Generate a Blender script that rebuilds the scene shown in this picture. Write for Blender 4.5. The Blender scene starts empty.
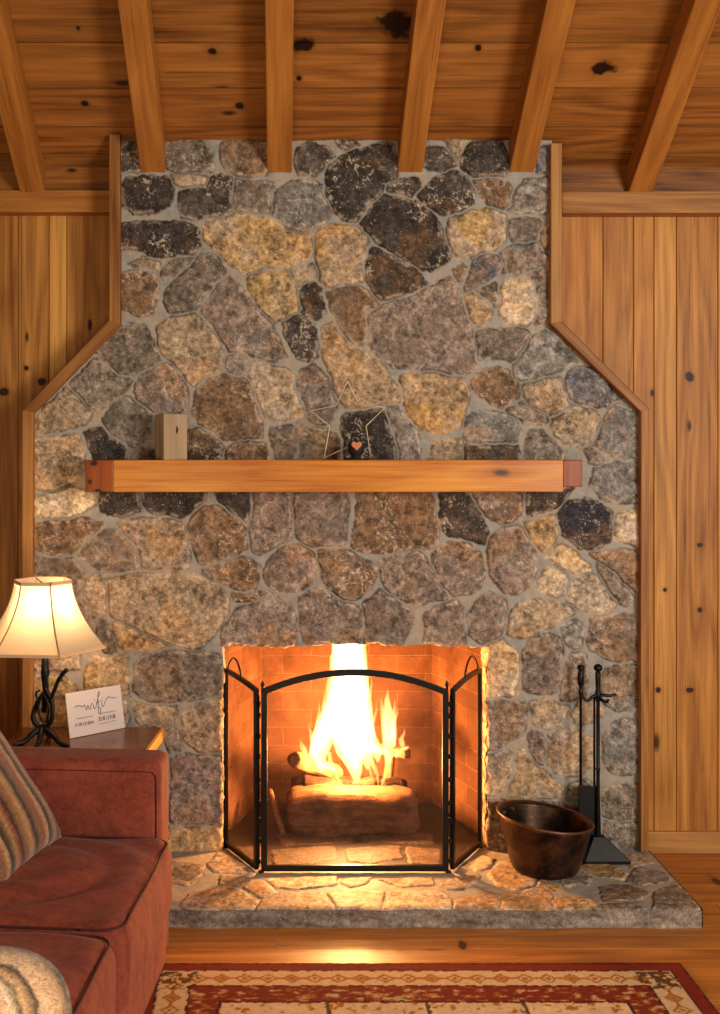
import bpy, math, random
import numpy as np
from mathutils import Vector, Matrix

# ------------------------------------------------------------------ camera, light, exposure
SC = bpy.context.scene
COL = SC.collection
F, PX, PY, H = 1100.0, 280.0, 450.0, 1.517      # focal length in pixels, principal point, eye height
cam_d = bpy.data.cameras.new('camera')
cam = bpy.data.objects.new('camera', cam_d); COL.objects.link(cam)
cam_d.sensor_fit = 'HORIZONTAL'; cam_d.sensor_width = 36; cam_d.lens = F / 720 * 36
cam_d.shift_x = (360 - PX) / 720; cam_d.shift_y = -(507 - PY) / 720
cam_d.clip_start = 0.05
cam.location = (0, 0, H); cam.rotation_euler = (math.pi / 2, 0, 0)
SC.camera = cam
SC.view_settings.view_transform = 'Standard'; SC.view_settings.look = 'None'
SC.view_settings.gamma = 1; SC.view_settings.use_curve_mapping = False
SC.view_settings.exposure = 0.0
SC.cycles.max_bounces = 8; SC.cycles.diffuse_bounces = 4; SC.cycles.transparent_max_bounces = 12
SC.cycles.sample_clamp_indirect = 6; SC.cycles.caustics_reflective = False; SC.cycles.caustics_refractive = False

wd = bpy.data.worlds.new('room_daylight'); SC.world = wd; wd.use_nodes = True
bg = wd.node_tree.nodes['Background']
bg.inputs[0].default_value = (1.0, 0.93, 0.80, 1); bg.inputs[1].default_value = 0.15

def area(name, loc, target, sx, sy, power, color):
    l = bpy.data.lights.new(name, 'AREA'); l.shape = 'RECTANGLE'; l.size = sx; l.size_y = sy
    l.energy = power; l.color = color
    o = bpy.data.objects.new(name, l); COL.objects.link(o); o.location = loc
    o.rotation_euler = (Vector(target) - Vector(loc)).to_track_quat('-Z', 'Y').to_euler()
    return o
def point(name, loc, power, color, r):
    l = bpy.data.lights.new(name, 'POINT'); l.energy = power; l.color = color; l.shadow_soft_size = r
    o = bpy.data.objects.new(name, l); COL.objects.link(o); o.location = loc
    return o
# window daylight from behind the camera, to its right
area('window_light', (2.9, -0.6, 1.9), (0.4, 4.0, 1.45), 1.3, 1.3, 168, (1.0, 0.955, 0.85))
# unseen low warm fill added behind the camera, for bounce off the floor
area('bounce_fill', (-0.6, 0.2, 0.75), (0.2, 4.0, 2.3), 0.8, 0.8, 30, (1.0, 0.80, 0.52))
# the fire
FIRE = (0.27, 4.22, 0.33)
point('fire_light', FIRE, 66, (1.0, 0.47, 0.15), 0.045)
point('fire_light_high', (0.25, 4.27, 0.56), 7, (1.0, 0.47, 0.15), 0.07)
# the bulb of the table lamp
point('lamp_bulb_light', (-0.79, 3.74, 0.985), 9.0, (1.0, 0.66, 0.34), 0.03)

# ------------------------------------------------------------------ helpers
def lin(c):
    c = np.asarray(c, float) / 255.0
    return np.where(c <= 0.04045, c / 12.92, ((c + 0.055) / 1.055) ** 2.4)
def L4(c, k=1.0):
    v = lin(c) * k
    return (float(v[0]), float(v[1]), float(v[2]), 1.0)
def P(x, y, D):
    return Vector(((x - PX) * D / F, D, H - (y - PY) * D / F))
def Xat(x, D): return (x - PX) * D / F
def Zat(y, D): return H - (y - PY) * D / F

def rot2(x, y, a):
    return x * math.cos(a) - y * math.sin(a), x * math.sin(a) + y * math.cos(a)

def link(name, me, mat=None, parent=None, smooth=False):
    o = bpy.data.objects.new(name, me); COL.objects.link(o)
    if mat is not None: me.materials.append(mat)
    if parent is not None: o.parent = parent
    if smooth:
        me.polygons.foreach_set('use_smooth', [True] * len(me.polygons))
    me.update()
    return o
def tag(o, label=None, cat=None, group=None, kind=None):
    if label: o['label'] = label
    if cat: o['category'] = cat
    if group: o['group'] = group
    if kind: o['kind'] = kind
    return o
def empty(name, loc=(0, 0, 0), rz=0.0):
    o = bpy.data.objects.new(name, None); COL.objects.link(o)
    o.location = loc; o.rotation_euler = (0, 0, rz); o.empty_display_size = 0.05
    return o

class MB:
    """collects shapes into one mesh"""
    def __init__(s): s.v = []; s.f = []; s.uv = []; s.t = []
    def add(s, vs, fs, uvs=None, tint=(0.5, 0.5, 0.5)):
        b = len(s.v); s.v += [tuple(p) for p in vs]
        for i, f in enumerate(fs):
            s.f.append(tuple(b + k for k in f))
            s.uv.append(uvs[i] if uvs else [(vs[k][0], vs[k][2]) for k in f])
            s.t.append(tint)
        return s
    def box(s, lo, hi, grain=0, rnd=None, tint=None, M=None, taper=None):
        x0, y0, z0 = lo; x1, y1, z1 = hi
        vs = [(x0, y0, z0), (x1, y0, z0), (x1, y1, z0), (x0, y1, z0), (x0, y0, z1), (x1, y0, z1), (x1, y1, z1), (x0, y1, z1)]
        fs = [(0, 3, 2, 1), (4, 5, 6, 7), (0, 1, 5, 4), (2, 3, 7, 6), (1, 2, 6, 5), (3, 0, 4, 7)]
        pl = [(0, 1), (0, 1), (0, 2), (0, 2), (1, 2), (1, 2)]
        rnd = random.random() if rnd is None else rnd
        uvs = []
        for f, (a, b) in zip(fs, pl):
            if grain == b: a, b = b, a
            k = 3 - a - b
            uvs.append([(vs[i][a] + rnd * 17.3, vs[i][b] + rnd * 31.7 + 0.37 * k + (0.5 if vs[i][k] > (lo[k] + hi[k]) / 2 else 0)) for i in f])
        if M is not None: vs = [tuple(M @ Vector(p)) for p in vs]
        return s.add(vs, fs, uvs, tint or (random.random(), random.random(), rnd))
    def prism(s, pts, y0, y1, grain_dir=(0, 1), tint=None, rnd=None):
        """polygon in x,z extruded from y0 (front) to y1"""
        n = len(pts); rnd = random.random() if rnd is None else rnd
        vs = [(p[0], y0, p[1]) for p in pts] + [(p[0], y1, p[1]) for p in pts]
        fs = [tuple(range(n)), tuple(range(2 * n - 1, n - 1, -1))] + [(i, n + i, n + (i + 1) % n, (i + 1) % n) for i in range(n)]
        g = Vector(grain_dir).normalized()
        def uvf(p, side): 
            u = p[0] * g[0] + p[2] * g[1]; v = -p[0] * g[1] + p[2] * g[0]
            return (u + rnd * 17.3, (p[1] if side else v) + rnd * 31.7)
        uvs = [[uvf(vs[k], i > 1) for k in f] for i, f in enumerate(fs)]
        return s.add(vs, fs, uvs, tint or (random.random(), random.random(), rnd))
    def tube(s, pts, r, n=10, caps=True, flat=None):
        pts = [Vector(p) for p in pts]; m = len(pts)
        rs = r if isinstance(r, (list, tuple)) else [r] * m
        vs = []; prev = None
        for i, p in enumerate(pts):
            t = (pts[min(i + 1, m - 1)] - pts[max(i - 1, 0)]).normalized()
            if prev is None:
                a = Vector((0, 0, 1)) if abs(t.z) < 0.9 else Vector((0, 1, 0))
                nrm = (a - t * a.dot(t)).normalized()
            else:
                nrm = (prev - t * prev.dot(t)).normalized()
            prev = nrm; bn = t.cross(nrm)
            for k in range(n):
                a = 2 * math.pi * k / n
                vs.append(p + (nrm * math.cos(a) + bn * math.sin(a)) * rs[i])
        fs = [(i * n + k, i * n + (k + 1) % n, (i + 1) * n + (k + 1) % n, (i + 1) * n + k) for i in range(m - 1) for k in range(n)]
        if caps: fs += [tuple(range(n - 1, -1, -1)), tuple(range((m - 1) * n, m * n))]
        return s.add(vs, fs)
    def lathe(s, prof, n=32, c=(0, 0, 0), caps=False):
        vs = []; m = len(prof)
        for r, z in prof:
            for k in range(n):
                a = 2 * math.pi * k / n
                vs.append((c[0] + r * math.cos(a), c[1] + r * math.sin(a), c[2] + z))
        fs = [(i * n + k, i * n + (k + 1) % n, (i + 1) * n + (k + 1) % n, (i + 1) * n + k) for i in range(m - 1) for k in range(n)]
        if caps: fs += [tuple(range(n - 1, -1, -1)), tuple(range((m - 1) * n, m * n))]
        return s.add(vs, fs)
    def build(s, name, mat=None, parent=None, smooth=False, bevel=0.0, seg=2, sub=0):
        me = bpy.data.meshes.new(name); me.from_pydata(s.v, [], s.f)
        uvl = me.uv_layers.new(name='UVMap')
        flat = [c for f in s.uv for uv in f for c in uv]
        uvl.data.foreach_set('uv', flat)
        at = me.color_attributes.new('tint', 'FLOAT_COLOR', 'CORNER')
        cc = [c for f, t in zip(s.f, s.t) for _ in f for c in (t[0], t[1], t[2], 1.0)]
        at.data.foreach_set('color', cc)
        me.validate()
        o = link(name, me, mat, parent, smooth)
        if bevel:
            b = o.modifiers.new('bevel', 'BEVEL'); b.width = bevel; b.segments = seg; b.limit_method = 'ANGLE'; b.angle_limit = math.radians(40)
        if sub:
            m = o.modifiers.new('sub', 'SUBSURF'); m.levels = sub; m.render_levels = sub
        return o

def spline(pts, n=8):
    """Catmull-Rom through points"""
    P_ = [Vector(p) for p in pts]; out = []
    for i in range(len(P_) - 1):
        p0 = P_[max(i - 1, 0)]; p1 = P_[i]; p2 = P_[i + 1]; p3 = P_[min(i + 2, len(P_) - 1)]
        for k in range(n):
            t = k / n
            out.append(0.5 * ((2 * p1) + (p2 - p0) * t + (2 * p0 - 5 * p1 + 4 * p2 - p3) * t * t + (3 * p1 - p0 - 3 * p2 + p3) * t ** 3))
    out.append(P_[-1])
    return out

# numpy value noise
def vnoise(x, y, seed=0):
    rs = np.random.RandomState(seed); T = rs.rand(256, 256)
    xi = np.floor(x).astype(int); yi = np.floor(y).astype(int)
    fx = x - xi; fy = y - yi
    fx = fx * fx * (3 - 2 * fx); fy = fy * fy * (3 - 2 * fy)
    a = T[xi % 256, yi % 256]; b = T[(xi + 1) % 256, yi % 256]
    c = T[xi % 256, (yi + 1) % 256]; d = T[(xi + 1) % 256, (yi + 1) % 256]
    return (a * (1 - fx) + b * fx) * (1 - fy) + (c * (1 - fx) + d * fx) * fy
def fbm(x, y, seed=0, oct=4, gain=0.5):
    s = 0; a = 1; n = 0
    for k in range(oct):
        s = s + a * vnoise(x * 2 ** k + 17.1 * k, y * 2 ** k + 9.7 * k, seed + k); n += a; a *= gain
    return s / n
def sstep(a, b, x):
    t = np.clip((x - a) / (b - a), 0, 1); return t * t * (3 - 2 * t)

def poly_sdf(pts, X, Y):
    """positive inside"""
    d = np.full(X.shape, 1e9); ins = np.zeros(X.shape, bool)
    n = len(pts)
    for i in range(n):
        x0, y0 = pts[i]; x1, y1 = pts[(i + 1) % n]
        dx, dy = x1 - x0, y1 - y0; ll = dx * dx + dy * dy + 1e-9
        t = np.clip(((X - x0) * dx + (Y - y0) * dy) / ll, 0, 1)
        d = np.minimum(d, np.hypot(X - x0 - t * dx, Y - y0 - t * dy))
        c = (y0 > Y) != (y1 > Y)
        with np.errstate(divide='ignore', invalid='ignore'):
            ins ^= c & (X < (x1 - x0) * (Y - y0) / (y1 - y0 if y1 != y0 else 1e-9) + x0)
    return np.where(ins, d, -d)
def chaikin(p, k=0.22):
    out = []
    for i in range(len(p)):
        a, b = p[i], p[(i + 1) % len(p)]
        out.append((a[0] * (1 - k) + b[0] * k, a[1] * (1 - k) + b[1] * k))
        out.append((a[0] * k + b[0] * (1 - k), a[1] * k + b[1] * (1 - k)))
    return out

# ------------------------------------------------------------------ materials
class NT:
    def __init__(s, name):
        s.m = bpy.data.materials.new(name); s.m.use_nodes = True
        s.t = s.m.node_tree; s.b = s.t.nodes['Principled BSDF']; s.out = s.t.nodes['Material Output']
    def n(s, typ, **kw):
        nd = s.t.nodes.new(typ)
        for k, v in kw.items():
            if k.startswith('i_'):
                nd.inputs[k[2:].replace('_', ' ')].default_value = v
            else: setattr(nd, k, v)
        return nd
    def l(s, a, b): s.t.links.new(a, b)
    def math(s, op, a, b=None, c=None, clamp=False):
        nd = s.t.nodes.new('ShaderNodeMath'); nd.operation = op; nd.use_clamp = clamp
        for i, x in enumerate((a, b, c)):
            if x is None: continue
            if isinstance(x, (int, float)): nd.inputs[i].default_value = x
            else: s.l(x, nd.inputs[i])
        return nd.outputs[0]
    def vmath(s, op, a, b=None):
        nd = s.t.nodes.new('ShaderNodeVectorMath'); nd.operation = op
        for i, x in enumerate((a, b)):
            if x is None: continue
            if isinstance(x, (tuple, list)): nd.inputs[i].default_value = x
            else: s.l(x, nd.inputs[i])
        return nd.outputs['Value'] if op in ('LENGTH', 'DISTANCE', 'DOT_PRODUCT') else nd.outputs[0]
    def mix(s, fac, a, b, blend='MIX'):
        nd = s.t.nodes.new('ShaderNodeMix'); nd.data_type = 'RGBA'; nd.blend_type = blend
        for sock, x in ((nd.inputs[0], fac), (nd.inputs[6], a), (nd.inputs[7], b)):
            if isinstance(x, (int, float)): sock.default_value = x
            elif isinstance(x, (tuple, list)): sock.default_value = x
            else: s.l(x, sock)
        return nd.outputs[2]
    def ramp(s, fac, stops):
        nd = s.t.nodes.new('ShaderNodeValToRGB'); e = nd.color_ramp.elements
        while len(e) < len(stops): e.new(0.5)
        for k, (p, c) in enumerate(stops):
            e[k].position = p; e[k].color = c
        s.l(fac, nd.inputs[0]); return nd.outputs[0]
    def noise(s, vec, scale, detail=4, rough=0.55, dist=0.0):
        nd = s.n('ShaderNodeTexNoise'); nd.inputs['Scale'].default_value = scale; nd.inputs['Detail'].default_value = detail
        nd.inputs['Roughness'].default_value = rough; nd.inputs['Distortion'].default_value = dist
        if vec is not None: s.l(vec, nd.inputs['Vector'])
        return nd.outputs[0]
    def bump(s, h, strength, dist):
        nd = s.n('ShaderNodeBump'); nd.inputs['Strength'].default_value = strength; nd.inputs['Distance'].default_value = dist
        s.l(h, nd.inputs['Height']); s.l(nd.outputs[0], s.b.inputs['Normal'])
    def set(s, **kw):
        for k, v in kw.items(): s.b.inputs[k.replace('_', ' ')].default_value = v
        return s

def wood(name, dark, light, rough=0.5, knot=0.5, knots=(), grain=1.0, spec=0.22, tintamt=0.5, knotcol=(30, 14, 6)):
    """dark/light sRGB; u of the UV map runs along the grain in metres"""
    w = NT(name); uv = w.n('ShaderNodeUVMap'); uv.uv_map = 'UVMap'
    att = w.n('ShaderNodeAttribute'); att.attribute_name = 'tint'
    sep = w.n('ShaderNodeSeparateColor'); w.l(att.outputs['Color'], sep.inputs[0])
    def sc(a, b): 
        return w.vmath('MULTIPLY', uv.outputs[0], (a, b, 1))
    # voronoi knots pull the grain around them
    vo = w.n('ShaderNodeTexVoronoi'); vo.voronoi_dimensions = '2D'; vo.inputs['Scale'].default_value = 1.0
    w.l(sc(2.6, 6.5), vo.inputs['Vector'])
    vsep = w.n('ShaderNodeSeparateColor'); w.l(vo.outputs['Color'], vsep.inputs[0])
    gate = w.math('GREATER_THAN', vsep.outputs[0], 1 - knot)
    size = w.math('MULTIPLY_ADD', vsep.outputs[1], 0.075, 0.02)
    kd = w.math('DIVIDE', vo.outputs['Distance'], size)
    kn = w.math('MULTIPLY', w.math('SUBTRACT', 1.6, kd, clamp=True), gate)
    halo = w.math('MULTIPLY', w.math('POWER', 2.718, w.math('MULTIPLY', kd, -0.55)), gate)
    n1 = w.noise(sc(0.55, 6), 1.0, 2, 0.45, 0.15)
    rings = w.math('PINGPONG', w.math('MULTIPLY_ADD', halo, 0.8, w.math('MULTIPLY', n1, 9.0 * grain)), 0.5)
    rings = w.math('MULTIPLY', rings, 2.0)
    fine = w.noise(sc(5, 210), 1.0, 3, 0.65)
    mid = w.noise(sc(1.6, 34), 1.0, 5, 0.6)
    streak = w.math('POWER', w.noise(sc(2.2, 75), 1.0, 4, 0.7), 3.0)
    fac = w.math('MULTIPLY_ADD', rings, 0.16, w.math('MULTIPLY_ADD', mid, 0.62, w.math('MULTIPLY_ADD', fine, 0.25, 0.06)))
    fac = w.math('SUBTRACT', fac, w.math('MULTIPLY', streak, 0.5))
    fac = w.math('ADD', fac, w.math('MULTIPLY', w.math('SUBTRACT', sep.outputs[0], 0.5), tintamt))
    mr = w.n('ShaderNodeMapRange'); mr.inputs[1].default_value = 0.22; mr.inputs[2].default_value = 0.86
    w.l(fac, mr.inputs[0])
    col = w.mix(mr.outputs[0], L4(dark), L4(light))
    # reddish or yellowish boards
    hue = w.mix(sep.outputs[1], (1.0, 0.88, 0.66, 1), (1.0, 1.08, 0.96, 1))
    col = w.mix(0.7, col, hue, 'MULTIPLY')
    crk = w.math('MULTIPLY', w.math('SUBTRACT', 0.372, w.noise(sc(1.1, 120), 1.0, 3, 0.55)), 9.0, clamp=True)
    crk = w.math('MULTIPLY', crk, w.math('GREATER_THAN', w.noise(sc(1.3, 5), 1.0, 2, 0.5), 0.46))
    col = w.mix(w.math('MULTIPLY', crk, 0.75), col, L4(dark, 0.35))
    col = w.mix(w.math('MULTIPLY', kn, 0.9), col, L4(knotcol, 1.3))
    col = w.mix(w.math('MULTIPLY', halo, 0.25), col, L4(dark, 0.6))
    if knots:
        geo = w.n('ShaderNodeNewGeometry')
        wob = w.noise(geo.outputs['Position'], 24, 2)
        for (kx, ky, kz, rx, rz) in knots:
            d = w.vmath('MULTIPLY', w.vmath('SUBTRACT', geo.outputs['Position'], (kx, ky, kz)), (1 / rx, 0.35 / rx, 1 / rz))
            ln = w.math('ADD', w.vmath('LENGTH', d), w.math('MULTIPLY_ADD', wob, 1.7, -0.85))
            k2 = w.math('MULTIPLY', w.math('SUBTRACT', 1.25, ln, clamp=True), 1.0)
            k2 = w.math('MULTIPLY', k2, 2.2, clamp=True)
            col = w.mix(k2, col, L4((20, 10, 6)))
            hl = w.math('MULTIPLY', w.math('SUBTRACT', 1.0, w.math('MULTIPLY', ln, 0.4), clamp=True), 0.4)
            col = w.mix(hl, col, L4(dark, 0.5))
    w.l(col, w.b.inputs['Base Color'])
    w.set(Roughness=rough, Specular_IOR_Level=spec)
    w.bump(w.math('MULTIPLY_ADD', mid, 0.6, w.math('MULTIPLY', fine, 0.4)), 0.25, 0.002)
    return w.m

def plain(name, col, rough=0.5, metal=0.0, noise=0.0, nscale=20, bump=0.0, k=1.0, spec=0.5, col2=None):
    w = NT(name); tc = w.n('ShaderNodeTexCoord')
    if noise:
        n = w.noise(tc.outputs['Object'], nscale, 5, 0.6)
        mr = w.n('ShaderNodeMapRange'); mr.inputs[1].default_value = 0.3; mr.inputs[2].default_value = 0.7; w.l(n, mr.inputs[0])
        a = L4(col, k * (1 - noise)); b = L4(col2, k) if col2 else L4(col, k * (1 + noise))
        w.l(w.mix(mr.outputs[0], a, b), w.b.inputs['Base Color'])
        if bump: w.bump(n, bump, 0.003)
    else: w.b.inputs['Base Color'].default_value = L4(col, k)
    w.set(Roughness=rough, Metallic=metal, Specular_IOR_Level=spec)
    return w.m

def stone_mat(name, bumpd=0.004, rough=0.8):
    w = NT(name); att = w.n('ShaderNodeAttribute'); att.attribute_name = 'albedo'
    tc = w.n('ShaderNodeTexCoord'); o = tc.outputs['Object']
    n1 = w.noise(o, 55, 6, 0.7); n2 = w.noise(o, 230, 4, 0.7); n3 = w.noise(o, 18, 5, 0.6, 0.6)
    g = w.n('ShaderNodeMapRange'); g.inputs[1].default_value = 0.3; g.inputs[2].default_value = 0.7; g.inputs[3].default_value = 0.5; g.inputs[4].default_value = 1.45; w.l(n1, g.inputs[0])
    g2 = w.n('ShaderNodeMapRange'); g2.inputs[1].default_value = 0.3; g2.inputs[2].default_value = 0.7; g2.inputs[3].default_value = 0.6; g2.inputs[4].default_value = 1.38; w.l(n2, g2.inputs[0])
    k = w.math('MULTIPLY', g.outputs[0], g2.outputs[0])
    # only the stones, much less the mortar
    sep = w.n('ShaderNodeAttribute'); sep.attribute_name = 'stoneness'
    k = w.math('ADD', w.math('MULTIPLY', w.math('SUBTRACT', k, 1.0), w.math('MULTIPLY_ADD', sep.outputs['Fac'], 0.75, 0.25)), 1.0)
    col = w.vmath('SCALE', att.outputs['Color']); 
    nd = col.node; w.l(k, nd.inputs['Scale'])
    # pale mineral flecks and dark pits
    fl = w.math('MULTIPLY', w.math('GREATER_THAN', w.noise(o, 140, 2, 0.5), 0.665), sep.outputs['Fac'])
    col = w.mix(w.math('MULTIPLY', fl, 0.5), col, L4((205, 185, 165)))
    pit = w.math('MULTIPLY', w.math('LESS_THAN', w.noise(o, 120, 2, 0.5), 0.34), sep.outputs['Fac'])
    col = w.mix(w.math('MULTIPLY', pit, 0.45), col, L4((40, 32, 28)))
    w.l(col, w.b.inputs['Base Color'])
    w.set(Roughness=rough, Specular_IOR_Level=0.35)
    hh = w.math('MULTIPLY_ADD', n1, 0.6, w.math('MULTIPLY_ADD', n3, 0.8, w.math('MULTIPLY', n2, 0.3)))
    hh = w.math('MULTIPLY', hh, w.math('MULTIPLY_ADD', sep.outputs['Fac'], 0.8, 0.2))
    w.bump(hh, 0.9, bumpd)
    return w.m
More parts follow.
